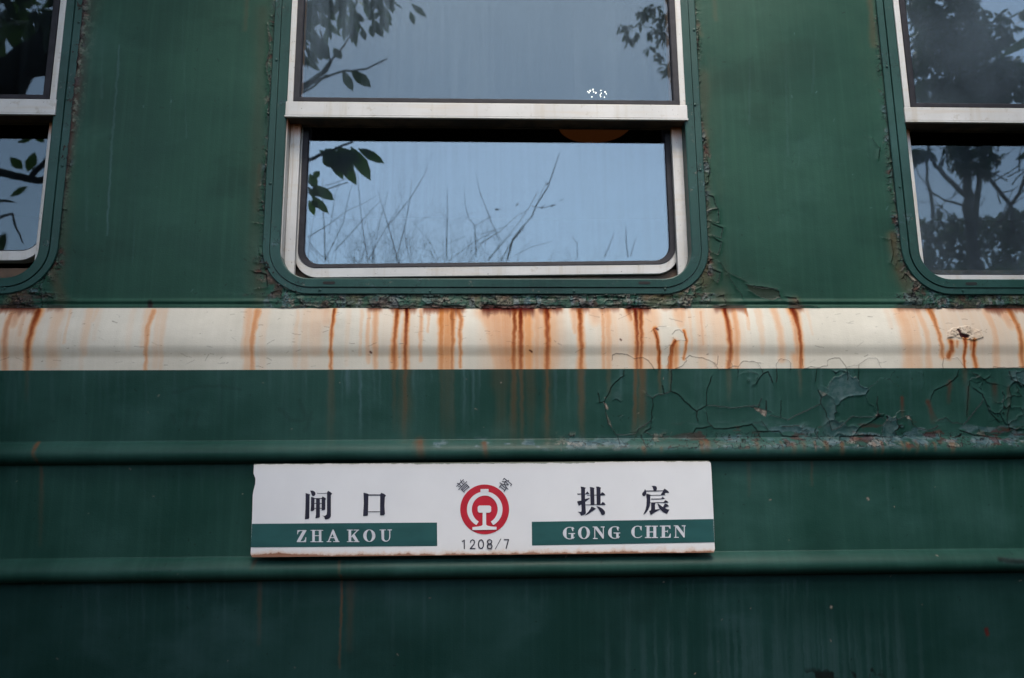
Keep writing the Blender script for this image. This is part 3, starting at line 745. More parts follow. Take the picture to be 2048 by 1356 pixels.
# loose flakes right of the middle window
FLAKES = [[(1421,385),(1430,388),(1438,410),(1424,414)],[(1424,415),(1440,412),(1443,440),(1428,438)],[(1430,443),(1450,452),(1446,470),(1428,465)],[(1432,470),(1448,480),(1440,505),(1430,500)],
          [(1497,566),(1530,570),(1562,578),(1565,590),(1548,598),(1528,592),(1505,578)],[(1580,590),(1598,592),(1602,612),(1584,612)],[(1430,535),(1446,540),(1440,560),(1428,552)],[(1444,588),(1452,586),(1456,606),(1446,608)],
          [(505,540),(528,545),(530,570),(512,572)],[(548,548),(575,560),(590,580),(566,572)],[(1404,268),(1416,275),(1410,290),(1402,284)]]
for f in FLAKES[4:6]: pu.poly(['dark'], f, .22)
for f in FLAKES: pu.crack(f, 1.5, .9, .003, -1, 9)
for p in ([(1500,566),(1530,572),(1560,574)],[(1562,592),(1580,600),(1600,606),(1640,610)],[(1444,520),(1460,540),(1500,560)],[(1416,300),(1424,330),(1420,360)],[(1460,545),(1490,590)],[(1838,560),(1830,590),(1845,610)],[(530,330),(522,350),(528,372)],[(505,440),(540,446)],[(0,606),(60,600),(100,598),(135,594)],[(520,500),(530,520),(545,540)],[(1752,270),(1768,290),(1765,310)],[(1775,470),(1790,475),(1795,500),(1790,520),(1800,530)],
          [(532,40),(536,80),(530,130),(537,170),(531,235)],[(530,300),(524,360),(532,420)],[(1390,45),(1400,60),(1398,100)],[(1392,120),(1396,200)]):
    pu.crack(p, 1.7, .95, .003, 1, 9)
pu.stroke(['bare'], [(544,230),(554,232)], 9, .9)
for k in range(300):
    x, y = RNG.uniform(0, 2048), RNG.uniform(-50, 610)
    pu.stroke(['crack' if RNG.random() < .75 else 'pale'], [(x, y), (x+RNG.normal(0, 3), y+RNG.normal(0, 3))], RNG.uniform(1.2, 2.4), RNG.uniform(.15, .55))
for k in range(40):
    x = RNG.uniform(140, 1790); y0 = RNG.uniform(-80, 300)
    pu.stroke(['pale'], [(x, y0), (x+RNG.normal(0, 4), y0+RNG.uniform(80, 300))], RNG.uniform(2, 7), [.0, RNG.uniform(.05, .16)])
pu.stroke(['pale'], [(238,90),(235,150),(222,300),(214,470)], 4, .35)
pu.stroke(['crack'], [(301,604),(303,612)], 9, .9); pu.stroke(['dark'], [(303,608),(303,617)], 8, .8)
pu.h += pu.hl
hole = sd_window(pu.X, pu.Z) < -.016
upper = pu.build('upper_side_panel', M_UP, hole)

# ---- roof, underframe, interior
mb = MB(); zt = CAMZ + 1.02*D
arc = [(0 + 1.45*(1-math.cos(a)), zt + .55*math.sin(a)) for a in np.linspace(0, math.pi, 25)]
mb.loft([[(x, y, z) for y, z in arc] for x in (-4.5, 4.5)], closed=False)
mb.build('roof', M_ROOF, carriage, True)
mb = MB(); mb.box(-4.5, 4.5, .04, 2.86, .30, CAMZ-1.02); 
for x in (-3.4, -2.0, 2.0, 3.4):
    mb.tube([(x, .55, .46), (x, .66, .46)], .46, 28); mb.tube([(x, 2.24, .46), (x, 2.35, .46)], .46, 28)
mb.build('underframe', M_UNDER, carriage)
mb = MB()
x0, x1, y0, y1, z0, z1 = -4.44, 4.44, .12, 2.77, CAMZ-1.0, at(1190, 253, 1.40).z + .03
mb.add([(x0,y0,z0),(x1,y0,z0),(x1,y1,z0),(x0,y1,z0),(x0,y0,z1),(x1,y0,z1),(x1,y1,z1),(x0,y1,z1)],
       [(0,1,2,3),(7,6,5,4),(1,5,6,2),(2,6,7,3),(3,7,4,0)])
mb.build('interior_lining', M_LINING, carriage)
mb = MB(); mb.box(-4.5, 4.5, 2.80, 2.86, CAMZ-1.02, zt); mb.box(-4.5, -4.46, .01, 2.8, CAMZ-1.02, zt); mb.box(4.46, 4.5, .01, 2.8, CAMZ-1.02, zt)
mb.build('far_side_panel', M_UP, carriage)

# ------------------------------------------------------------------ windows
SASH_Z0 = at(970, 239, -.004).z           # bottom of the upper sash
M_JAMB = frame_paint_rusted(SASH_Z0)
REC = .046                                # the lower sash lies this far behind the rim

def upath(xl, xr, zb, ztop, r, y, n=10, tilt=0.0, dz=0.0):
    out = [(xl, y, ztop)]
    for k in range(n + 1):
        a = math.radians(180 + 90*k/n); out.append((xl+r+r*math.cos(a), y, zb+r+r*math.sin(a)))
    for k in range(n + 1):
        a = math.radians(270 + 90*k/n); out.append((xr-r+r*math.cos(a), y, zb+r+r*math.sin(a)))
    out.append((xr, y, ztop))
    return [(x, yy, z + dz + (x-XC)*tilt) for x, yy, z in out]

def make_window(wx, tilt, dz, gasket, glass_up, glass_low, label):
    # green surround
    mb = MB()
    prof = [(0, .004), (0, -.0040), (.002, -.0055), (.0185, -.0055), (.0190, -.0015), (.0208, -.0015), (.0213, -.0080), (.0440, -.0085), (.0468, -.0070), (.0472, .040)]
    mb.loft([rim_loop(o, y, wx) for o, y in prof])
    win = mb.build('window', M_RIM, carriage); win['label'] = label
    # white jamb behind the rim
    for sgn, e0, a0, a1 in ((1, XI0, at(577, 330, .03).x, at(598, 330, .03).x), (-1, XI1, at(1368, 330, .03).x, at(1346, 330, .03).x)):
        mb = MB(); lo, hi = ZB_I - .02, ZT_O - RIMW - .01
        xs_ = sorted((e0 + wx - sgn*.0005, a0 + wx)); mb.box(xs_[0], xs_[1], -.001, .046, lo, hi)
        mb.build('jamb_return', M_JAMB, win)
        mb = MB(); xs_ = sorted((a0 + wx + sgn*.0006, a1 + wx)); mb.box(xs_[0], xs_[1], .0300, .046, lo, hi)
        bv(mb.build('jamb_face', M_JAMB, win), .002)
    # upper sash
    xl, xr = XI0 + wx - .000, XI1 + wx + .000
    ztop = ZT_O - RIMW - .004
    s0, st, g = SASH_Z0, .0165, .0195
    rail = at(970, 207.5, -.008).z - s0
    yf, yb = -.0105, .042
    mb = MB()
    mb.box(xl, xl+st, yf, yb, s0+rail, ztop); mb.box(xr-st, xr, yf, yb, s0+rail, ztop)
    mb.box(xl-.003, xr+.003, yf-.002, yb, s0+.004, s0+rail); mb.box(xl, xr, yf, yb, ztop+.0005, ztop+.03)
    up_ = mb.build('upper_sash', M_WHITE, win)
    bv(up_, .0018)
    mb = MB(); mb.box(xl-.004, xr+.004, yf-.0045, yf+.004, s0-.0012, s0+.0028)
    mb.build('drip_edge', M_WHITE, win)
    mb = MB(); mb.box(xl, xr, yf+.0045, yb-.002, s0-.001, s0+.0038); mb.box(xl+.03, xr-.03, yb-.0015, yb+.006, s0-.003, s0+.012)
    mb.build('sash_underside', M_SOFFIT, win)
    mb = MB()
    mb.loft([[(x, y, z) for x, y, z in ((xl+st+o, y, s0+rail+o*.72), (xr-st-o, y, s0+rail+o*.72), (xr-st-o, y, ztop), (xl+st+o, y, ztop))] for o, y in ((0, -.0100), (.001, -.0128), (g-.004, -.0124), (g-.001, -.0105), (g, -.003))])
    mb.build('upper_gasket', M_RUBBER, win)
    mb = MB(); mb.box(xl+st+.004, xr-st-.004, -.0035, .0015, s0+rail+.004, ztop)
    mb.build('upper_pane', glass_up, win)
    # lower sash
    xl2, xr2 = at(594.5, 420, REC+.01).x + wx, at(1352.5, 420, REC+.01).x + wx
    zb = at(950, 551.5, REC+.004).z
    zt2 = SASH_Z0 + .01
    y1 = REC + .004
    def U(ds, db, r, y): return upath(xl2 - XC*0 + ds, xr2 - ds, zb + db, zt2, r, y, tilt=0, dz=0)
    def sh(loop): return [(x, y, z + dz + (x - XC - wx)*tilt) for x, y, z in loop]
    mb = MB()
    mb.loft([sh(U(0, 0, .064, y1+.03)), sh(U(0, 0, .064, y1+.0012)), sh(U(.0012, .0015, .062, y1)), sh(U(.0075, .0265, .052, y1)), sh(U(.0082, .0275, .052, y1+.004))], closed=False)
    mb.build('lower_sash', M_WHITE, win)
    gw = .0190 if gasket else .004; gb = .0125 if gasket else .002
    mb = MB()
    mb.loft([sh(U(.0078, .0272, .052, y1+.003)), sh(U(.0085, .0280, .050, y1-.0015)), sh(U(.0078+gw*.8, .0272+gb*.8, .044, y1+.0005)), sh(U(.0078+gw, .0272+gb, .042, y1+.005)), sh(U(.0070+gw, .0264+gb, .042, y1+.032))], closed=False)
    mb.build('lower_gasket', M_RUBBER, win)
    zg = at(970, 285, y1+.006).z
    path = [p for p in sh(U(.0078+gw*.5, .0272+gb*.5, .047, y1+.004))]
    body = [p for p in path[1:-1]]
    top = [(path[-1][0], y1+.004, zg), (path[0][0], y1+.004, zg)]
    loop = body + top
    mb = MB(); k = len(loop)
    mb.add([(x, y1+.004, z) for x, _, z in loop] + [(x, y1+.009, z) for x, _, z in loop],
           [list(range(k)), list(range(2*k-1, k-1, -1))] + [[i, i+k, (i+1) % k + k, (i+1) % k] for i in range(k)])
    mb.build('lower_pane', glass_low, win)
    mb = MB(); mb.box(xl+.01, xr-.01, .062, .11, ZB_I-.02, zb+.022); mb.build('sill_board', M_SOFFIT, win)
    # drain slots and screws
    for px in (658, 1289):
        p = at(px, 565.5, -.009); mb = MB(); w, h = .0167, .0036
        mb.add([(p.x+wx+a*w+b*.003, -.0091, p.z+c*h) for a, b, c in ((-1,0,0),(-1,1,-1),(1,-1,-1),(1,0,0),(1,-1,1),(-1,1,1))], [(0,1,2,3,4,5)])
        mb.build('drain_slot', M_BLACK, win)
    for px, py in ((541,367),(553,120),(1401,340),(1388,60),(860,582),(1148,582),(640,580),(1330,578),(1390,210)):
        p = at(px, py, -.005); mb = MB(); mb.disc((p.x+wx, p.z), .0038, -.005, -.0078, 12, .001)
        mb.build('screw', M_RIM, win)
    return win

def bv(o, w):
    m = o.modifiers.new('bevel', 'BEVEL'); m.width = w; m.segments = 2; m.limit_method = 'ANGLE'

def dz_for(py_target, x_px, base_py=551.5):
    return at(x_px, py_target, REC+.004).z - at(950, base_py, REC+.004).z

make_window(0.0, .0135, 0.0, True, M_GLASS_UP, M_GLASS_LO, 'middle window with its lower sash dropped askew')
make_window(-SPAC, .004, dz_for(522, 40) - .004*SPAC*0, False, M_GLASS_L, M_GLASS_L, 'left window with its lower sash raised over a dark gap')
make_window(SPAC, 0.0, dz_for(568, 1990), False, M_GLASS_R, M_GLASS_RL, 'right window with its lower sash down on the sill')

# ceiling lamp seen through the gap over the middle lower pane
p = at(1190, 253, 1.40)
mb = MB(); N = 40
for k, (r, z) in enumerate(((.02, -.035), (.10, -.030), (.155, -.012), (.168, .0), (.165, .03))):
    mb.v += [(p.x + r*math.cos(2*math.pi*i/N), p.y + r*math.sin(2*math.pi*i/N), p.z + z) for i in range(N)]
for k in range(4):
    for i in range(N): mb.f.append([k*N+i, k*N+(i+1) % N, (k+1)*N+(i+1) % N, (k+1)*N+i])
mb.f.append(list(range(N))[::-1])
m, n, l, pr = newmat('dim_amber_lamp_glass')
pr.inputs['Base Color'].default_value = (.10, .042, .018, 1); pr.inputs['Roughness'].default_value = .4
pr.inputs['Emission Color'].default_value = (1, .30, .07, 1); pr.inputs['Emission Strength'].default_value = .0035
mb.build('ceiling_lamp', m, carriage, True)

# tiny glowing specks behind the middle upper pane
m, n, l, pr = newmat('white_speck_glow')
pr.inputs['Emission Color'].default_value = (1, .93, .78, 1); pr.inputs['Emission Strength'].default_value = 1.3
M_SPECK = m
base = at(1195, 192, .03)
fl_ = empty('glowing_specks', base)
tag(fl_, 'small cluster of glowing white specks low behind the middle upper pane', 'fairy lights')
pts = []
for (cx, cy_) in ((525,675),(575,725),(620,645),(738,600),(765,690),(850,730),(690,900),(1058,632),(1072,748),(1035,820),(1050,880),(1235,695),(1280,775),(1205,910)):
    pts.append(at(1150 + cx/20.48, 150 + cy_/20.48, .03))
mb = MB(); mb.tube(pts, .0006, 5); mb.build('wire', M_BLACK, fl_)
for i, q in enumerate(pts):
    mb = MB(); r = .0019 if i in (2, 3, 5, 11) else .0013
    mb.tube([q + Vector((0, 0, -r)), q + Vector((0, 0, -r*.4)), q + Vector((0, 0, r*.4)), q + Vector((0, 0, r))], [r*.4, r, r, r*.4], 8)
    mb.build('speck', M_SPECK, fl_, True)

# ------------------------------------------------------------------ destination board
YS = -.056
bc = at(965, 1020, YS)
board = empty('destination_board', bc)
tag(board, 'white station name board with two green bands and a red round emblem', 'sign board')

def board_white():
    m, n, l, p = newmat('board_enamel')
    at_ = n.new('ShaderNodeAttribute'); at_.attribute_name = 'edge'
    f = noise(n, l, (1, 1, 1), 4, 5); g = noise(n, l, (1, 1, 1), 200, 3); h = noise(n, l, (1, 1, 1), 34, 5, .7)
    c = mixc(n, l, ramp(n, l, f, .35, .7), (.59, .60, .62), (.64, .65, .665))
    c = mixc(n, l, ramp(n, l, g, .70, .80, 0, .35), c, (.25, .24, .25))
    s = n.new('ShaderNodeSeparateColor'); l.new(at_.outputs['Color'], s.inputs[0])
    k = math_(n, l, 'SUBTRACT', math_(n, l, 'ADD', s.outputs[0], math_(n, l, 'MULTIPLY', h, .9)), .57)
    c = mixc(n, l, ramp(n, l, k, .0, .30, 0, .55), c, (.50, .26, .13))
    c = mixc(n, l, ramp(n, l, k, .22, .38), c, (.17, .042, .014))
    k2 = math_(n, l, 'SUBTRACT', math_(n, l, 'ADD', s.outputs[1], math_(n, l, 'MULTIPLY', h, .9)), 1.05)
    c = mixc(n, l, ramp(n, l, k2, .0, .12), c, (.03, .08, .075))
    c = mixc(n, l, math_(n, l, 'MULTIPLY', s.outputs[2], .5), c, (.46, .40, .30))
    l.new(c, p.inputs['Base Color']); p.inputs['Roughness'].default_value = .35
    return m
M_BOARD = board_white()
LEFT = [(508,928),(507,947),(509,952),(511,957),(510.5,968),(507,981),(505.5,990),(504,1040),(501.5,1100),(501,1108),(504,1114.5)]
RIGHT = [(1417,921.5),(1421.5,926),(1423,945),(1427,1030),(1429,1085),(1430,1098),(1427.5,1105)]
def edge_at(pl_, t):
    ys = [p[1] for p in pl_]; y = ys[0] + (ys[-1]-ys[0])*t
    return np.interp(y, ys, [p[0] for p in pl_]), y
NU, NV = 300, 74
V = []; E = []
for j in range(NV+1):
    t = j/NV; xl_, yl_ = edge_at(LEFT, t); xr_, yr_ = edge_at(RIGHT, t)
    for i in range(NU+1):
        u = i/NU
        q = at(xl_+(xr_-xl_)*u, yl_+(yr_-yl_)*u, YS)
        bow = .0006*math.sin(u*7.3+1)*(t-.5)
        V.append((q.x, q.y + bow, q.z))
        b_ = math.exp(-(1-t)*24) ; tp = math.exp(-t*30)
        pk = 0.55 + .45*math.exp(-((u-.075)/.05)**2)
        E.append((b_*pk*1.05, tp*(.55+.45*(1 if .35 < u < .75 else .5)), tp*.8 + math.exp(-(1-t)*14)*.5, 1))
Fq = [[j*(NU+1)+i, (j+1)*(NU+1)+i, (j+1)*(NU+1)+i+1, j*(NU+1)+i+1] for j in range(NV) for i in range(NU)]
nV = len(V)
ring = [i for i in range(NU+1)] + [j*(NU+1)+NU for j in range(1, NV+1)] + [NV*(NU+1)+i for i in range(NU-1, -1, -1)] + [j*(NU+1) for j in range(NV-1, 0, -1)]
for k in ring: V.append((V[k][0], V[k][1] + .004, V[k][2])); E.append((1, 0, 0, 1))
nr = len(ring)
sides = [[ring[k], ring[(k+1) % nr], nV+(k+1) % nr, nV+k] for k in range(nr)]
back = [[nV+k for k in range(nr)]]
me = bpy.data.meshes.new('board_plate'); me.from_pydata(V, [], Fq+sides+back); me.update()
ea = me.attributes.new('edge', 'FLOAT_COLOR', 'POINT'); ea.data.foreach_set('color', np.array(E, np.float32).ravel())
link('board_plate', me, [M_BOARD, M_RUSTEDGE], board)
me.polygons.foreach_set('material_index', [0]*len(Fq) + [1]*(nr+1))
for px in (560, 1370):
    for py in (938, 1078):
        q = at(px, py, YS); mb = MB(); mb.box(q.x-.012, q.x+.012, YS+.0045, -.016, q.z-.010, q.z+.010)
        mb.build('mounting_bracket', M_UNDER, board)

M_INK = simple('navy_black_ink', (.010, .010, .022), .4, (.016, .016, .034), 90)
M_RED = simple('red_emblem_enamel', (.42, .012, .028), .4, (.36, .010, .022), 30)
M_BANDG = simple('teal_green_enamel', (.010, .062, .062), .4, (.014, .075, .075), 12, (1, 1, 3))
M_LET = simple('pale_letter_enamel', (.53, .54, .58), .45, (.48, .49, .53), 60)

OFF = [0.0]
def flat(polys, name, mat, lvl, origin=(0, 0), s=1.0, label=None):
    """painted shapes on the board; polys in crop coordinates of scale s"""
    vs, fs = [], []
    for i, pl_ in enumerate(polys):
        b = len(vs); y = YS - .0006 - lvl*.0003 - i*.00002
        for x, yy in pl_:
            q = at(origin[0] + x/s, origin[1] + yy/s, YS); vs.append((q.x, y, q.z))
        fs.append(list(range(b, b+len(pl_))))
    o = mesh(name, vs, fs, mat, board)
    if label: o['label'] = label
    return o

def strokes(lines, w):
    out = []
    for ln in lines:
        ww = w
        for (x0, y0), (x1, y1) in zip(ln[:-1], ln[1:]):
            L = math.hypot(x1-x0, y1-y0) or 1; dx, dy = (x1-x0)/L, (y1-y0)/L; e = ww*.35
            x0e, y0e, x1e, y1e = x0-dx*e, y0-dy*e, x1+dx*e, y1+dy*e
            nx, ny = -dy*ww/2, dx*ww/2
            out.append([(x0e+nx, y0e+ny), (x1e+nx, y1e+ny), (x1e-nx, y1e-ny), (x0e-nx, y0e-ny)])
    return out

def ell(cx, cy_, rx, ry, n=40, a0=0, a1=360, tilt=0):
    out = []
    for k in range(n + (1 if a1-a0 < 360 else 0)):
        a = math.radians(a0 + (a1-a0)*k/n); x, y = rx*math.cos(a), ry*math.sin(a)
        out.append((cx + x*math.cos(tilt) - y*math.sin(tilt), cy_ + x*math.sin(tilt) + y*math.cos(tilt)))
    return out

def ring_polys(cx, cy_, ro, ri, n=40, a0=0, a1=360):
    """ring as quads; ro, ri are (rx, ry)"""
    out = []
    for k in range(n):
        a, b = math.radians(a0+(a1-a0)*k/n), math.radians(a0+(a1-a0)*(k+1)/n)
        out.append([(cx+ro[0]*math.cos(a), cy_+ro[1]*math.sin(a)), (cx+ro[0]*math.cos(b), cy_+ro[1]*math.sin(b)),
                    (cx+ri[0]*math.cos(b), cy_+ri[1]*math.sin(b)), (cx+ri[0]*math.cos(a), cy_+ri[1]*math.sin(a))])
    return out

def R4(x0, y0, x1, y1): return [(x0, y0), (x1, y0), (x1, y1), (x0, y1)]

# green bands
flat([[(504.3,1047.5),(874,1045),(874.5,1092),(501.8,1094.5)]], 'green_band', M_BANDG, 0)
flat([[(1063.5,1043.5),(1426.8,1038),(1428.6,1084.3),(1064,1091)]], 'green_band', M_BANDG, 0)
K = 16.95
flat([[(190,275),(245,285),(350,322),(330,360),(320,1110),(290,1145),(200,1165),(165,1162),(185,800),(190,500)],
      [(340,190),(430,188),(490,215),(525,270),(525,330),(490,370),(440,380),(405,350),(385,290),(370,240)],
      [(580,265),(620,278),(905,272),(955,195),(1030,235),(1095,295),(1050,345),(1050,1060),(1020,1110),(960,1150),(855,1170),(830,1100),(800,1060),(735,1040),(850,1045),(905,1000),(918,900),(918,290),(620,292),(600,300)],
      [(375,405),(440,410),(505,445),(495,480),(490,850),(440,880),(375,885),(358,870),(375,700)],
      R4(488,442,742,470), [(735,445),(770,385),(850,430),(890,470),(862,510),(862,830),(820,850),(735,865)],
      R4(485,609,752,634), R4(485,776,742,801), [(548,455),(678,455),(678,1080),(650,1105),(535,1130),(525,1120),(545,1000)]],
     'name_character', M_INK, 1, (600, 970), K)
flat([[(288,262),(330,262),(430,290),(475,325),(458,370),(440,1030),(400,1045),(290,1050),(275,1040),(300,600)], R4(450,318,862,354),
      [(855,315),(890,262),(990,300),(1052,355),(1040,385),(1015,400),(1000,700),(1018,985),(980,1025),(860,1030),(850,1015)], R4(435,893,857,917)],
     'name_character', M_INK, 1, (710, 970), K)
flat([[(272,222),(360,232),(458,262),(425,300),(422,640),(440,860),(452,1110),(430,1160),(370,1185),(305,1210),(275,1195),(262,1140),(225,1105),(175,1075),(290,1080),(305,1030),(300,830),(290,500),(290,300)],
      [(155,460),(440,462),(500,385),(578,470),(440,487),(170,490)],
      [(155,735),(180,715),(290,700),(430,640),(575,610),(575,635),(440,735),(300,830),(260,840),(220,885),(190,830)],
      [(580,238),(650,240),(748,272),(730,310),(745,840),(612,840),(598,400),(595,290)],
      [(798,222),(880,222),(968,262),(948,300),(950,840),(818,840),(812,400),(810,300)],
      [(490,508),(810,500),(950,470),(1000,410),(1060,440),(1118,518),(930,524),(500,527)],
      [(440,830),(950,826),(1020,740),(1080,775),(1122,835),(1105,845),(440,854)],
      [(635,900),(700,915),(798,972),(700,1040),(600,1110),(440,1200),(425,1190),(530,1080),(600,980)],
      [(805,885),(900,905),(1010,965),(1080,1040),(1105,1090),(1095,1150),(1050,1185),(1000,1185),(970,1150),(930,1070),(870,970)]],
     'name_character', M_INK, 1, (1145, 960), K)
flat([[(472,200),(560,195),(630,215),(660,270),(655,320),(630,360),(545,360),(525,290),(505,235)],
      [(250,305),(270,330),(300,380),(300,440),(270,525),(225,548),(180,535),(152,490),(165,440),(210,390),(235,340)],
      [(295,356),(870,353),(870,378),(295,387)],
      [(865,355),(905,295),(960,315),(1030,370),(1070,425),(1050,438),(940,432),(915,460),(850,520),(780,500),(840,410)],
      [(300,460),(370,475),(445,500),(430,560),(430,760),(415,880),(360,1000),(300,1090),(205,1170),(200,1155),(270,1000),(300,850),(308,650),(290,520)],
      [(440,506),(790,503),(860,460),(910,465),(950,520),(440,524)],
      [(455,633),(800,628),(850,562),(930,638),(800,652),(470,660)],
      [(430,760),(880,748),(945,678),(1010,715),(1055,768),(880,774),(430,780)],
      [(460,770),(610,775),(592,830),(592,1000),(740,985),(760,1000),(600,1085),(450,1185),(430,1150),(395,1050),(455,1020),(462,960)],
      [(672,775),(740,830),(860,915),(930,950),(1010,990),(1085,1000),(1030,1080),(1010,1140),(930,1120),(830,1060),(750,980),(700,870)],
      [(855,925),(925,790),(1000,820),(1070,885),(1050,895),(990,905),(920,955)]],
     'name_character', M_INK, 1, (1275, 960), K)
# emblem
K = 10.43; O = (905, 950)
flat([ell(671, 716, 509, 518, 96)], 'railway_emblem', M_RED, 1, O, K, 'red disc with white rail and arch')
emb = board.children[-1]
arch = ring_polys(673, 716, (371, 371), (269, 288), 60, 118, 422)
rail = [(628,780),(702,780),(702,1035),(725,1055),(800,1073),(918,1080),(918,1138),(415,1148),(415,1087),(520,1075),(600,1060),(628,1040)]
head = []
for cx, cy_, a0 in ((570,680,180),(760,680,270),(760,740,0),(570,740,90)):
    head += [(cx+45*math.cos(math.radians(a0+15*k)), cy_+45*math.sin(math.radians(a0+15*k))) for k in range(7)]
flat(arch + [R4(583,292,752,352), rail, head], 'emblem_mark', M_BOARD, 2, O, K)
K = 33.9
flat(strokes([[(270,775),(745,310)],[(545,330),(585,450)],[(320,560),(400,580)],[(410,770),(490,790)],[(760,420),(785,520)],[(590,470),(735,640)],[(450,600),(605,780)],[(415,990),(970,445)],
              [(600,965),(935,630)],[(935,630),(1140,830)],[(600,965),(800,1170)],[(670,1020),(1000,730)],[(790,1085),(1075,830)]], 50), 'caption_character', M_INK, 1, (905, 950), K)
flat(strokes([[(555,475),(620,390),(1130,800),(1065,895)],[(920,525),(890,580)],[(500,605),(620,625),(770,590)],[(620,625),(665,790),(750,980),(890,1140)],[(700,630),(920,830),(740,830)],[(330,700),(480,780),(640,830)],
              [(430,820),(290,1000)],[(430,830),(755,1090),(620,1270)],[(380,980),(640,1180)]], 50), 'caption_character', M_INK, 1, (990, 945), K)
K = 17.07
dig = strokes([[(248,300),(318,272)],[(318,255),(318,552)],[(528,335),(540,282),(600,248),(655,278),(668,330),(640,410),(525,540)],[(520,548),(682,548)],[(1680,242),(1830,242)],[(1826,245),(1745,538)]], 36)
dig += strokes([[(1372,566),(1563,214)]], 20)
dig += ring_polys(888, 396, (104, 164), (68, 128), 36) + ring_polys(1180, 312, (92, 86), (56, 50), 30) + ring_polys(1183, 468, (98, 98), (60, 60), 30)
flat(dig, 'train_number', M_INK, 1, (910, 1065), K)
# latin names
K = 9.752
zk = [[(100,100),(272,98),(272,112),(155,318),(215,315),(245,285),(255,240),(270,240),(265,332),(85,332),(85,318),(200,115),(150,115),(115,140),(108,180),(95,180)]]
def H_(l1, l2, t, b, sw, ser, cb):
    o = [R4(l1, t+10, l1+sw, b-10), R4(l2, t+10, l2+sw, b-10)]
    for l_ in (l1, l2): o += [R4(l_-ser, t, l_+sw+ser, t+14), R4(l_-ser, b-15, l_+sw+ser, b)]
    return o + [R4(l1+sw-2, cb, l2+2, cb+14)]
zk += H_(388, 516, 97, 333, 48, 36, 200)
zk += [[(783,88),(803,118),(715,320),(692,320)], [(783,88),(802,88),(903,320),(843,320),(772,150)], R4(738,238,838,254), R4(668,316,760,331), R4(795,316,917,331)]
flat(zk, 'latin_word', M_LET, 1, (585, 1050), K)
zk = [R4(1095,100,1145,320), R4(1062,90,1178,105), R4(1062,316,1178,331), [(1140,225),(1258,102),(1285,102),(1150,245)], [(1162,218),(1208,178),(1292,320),(1230,320)], R4(1190,90,1300,105), R4(1190,316,1305,331)]
zk += ring_polys(1500, 207, (118, 120), (54, 108), 40)
zk += [[(1735,95),(1788,95),(1788,265),(1800,295),(1830,308),(1860,300),(1882,275),(1890,235),(1890,100),(1908,100),(1908,240),(1890,290),(1850,320),(1810,325),(1765,310),(1740,275)], R4(1700,88,1822,103), R4(1855,88,1942,103)]
flat(zk, 'latin_word', M_LET, 1, (585, 1050), K)
K = 7.585
def C_(cx, cy_, rx, ry):
    o = []
    n = 34
    for k in range(n):
        a, b = math.radians(42 + 270*k/n), math.radians(42 + 270*(k+1)/n)
        def P(t, inner):
            if not inner: return (cx + rx*math.cos(t), cy_ + ry*math.sin(t))
            th = .10 + .42*max(0, -math.cos(t))**1.2
            return (cx + rx*(1-th)*math.cos(t), cy_ + ry*(1-.12)*math.sin(t))
        o.append([P(a, 0), P(b, 0), P(b, 1), P(a, 1)])
    return o
def G_(dx, dy):
    o = C_(185+dx, 198+dy, 104, 94)
    o += [[(222+dx,108+dy),(238+dx,108+dy),(238+dx,172+dy),(226+dx,168+dy),(210+dx,130+dy)], [(205+dx,206+dy),(241+dx,206+dy),(241+dx,290+dy),(222+dx,276+dy),(205+dx,282+dy)], R4(165+dx,198+dy,265+dx,212+dy)]
    return o
def N_(dx, dy):
    return [R4(556+dx,106+dy,570+dx,278+dy), [(545+dx,100+dy),(598+dx,100+dy),(688+dx,218+dy),(699+dx,282+dy),(682+dx,282+dy),(560+dx,118+dy)], R4(686+dx,106+dy,699+dx,281+dy),
            R4(531+dx,98+dy,592+dx,111+dy), R4(654+dx,98+dy,713+dx,112+dy), R4(536+dx,273+dy,608+dx,287+dy)]
gc = G_(0, 0) + ring_polys(400, 193, (90, 95), (43, 84), 40) + N_(0, 0) + G_(683, -9)
flat(gc, 'latin_word', M_LET, 1, (1115, 1040), K)
gc = C_(1214, 180, 96, 93) + [[(1256,92),(1274,92),(1274,158),(1262,154),(1246,112)]]
gc += H_(1350, 1452, 86, 273, 44, 26, 174)
gc += [R4(1580,90,1628,262), [(1550,84),(1710,82),(1713,132),(1700,132),(1680,99),(1550,99)], R4(1620,164,1662,178), [(1658,166),(1672,145),(1672,202),(1658,178)], [(1555,255),(1685,253),(1704,205),(1718,205),(1713,268),(1555,270)]]
gc += N_(1228, -17)
flat(gc, 'latin_word', M_LET, 1, (1115, 1040), K)

# ------------------------------------------------------------------ ground
def ground_mat():
    m, n, l, p = newmat('gravel_ground')
    a = noise(n, l, (1, 1, 1), 40, 5); b = noise(n, l, (1, 1, 1), .6, 4)
    c = mixc(n, l, ramp(n, l, a, .35, .65), (.030, .028, .024), (.07, .066, .058))
    l.new(mixc(n, l, ramp(n, l, b, .45, .65), c, (.025, .032, .016)), p.inputs['Base Color'])
    p.inputs['Roughness'].default_value = .95; return m
S = 600
tag(mesh('ground', [(-S,-S,0),(S,-S,0),(S,S,0),(-S,S,0)], [(0,1,2,3)], ground_mat()), kind='structure')

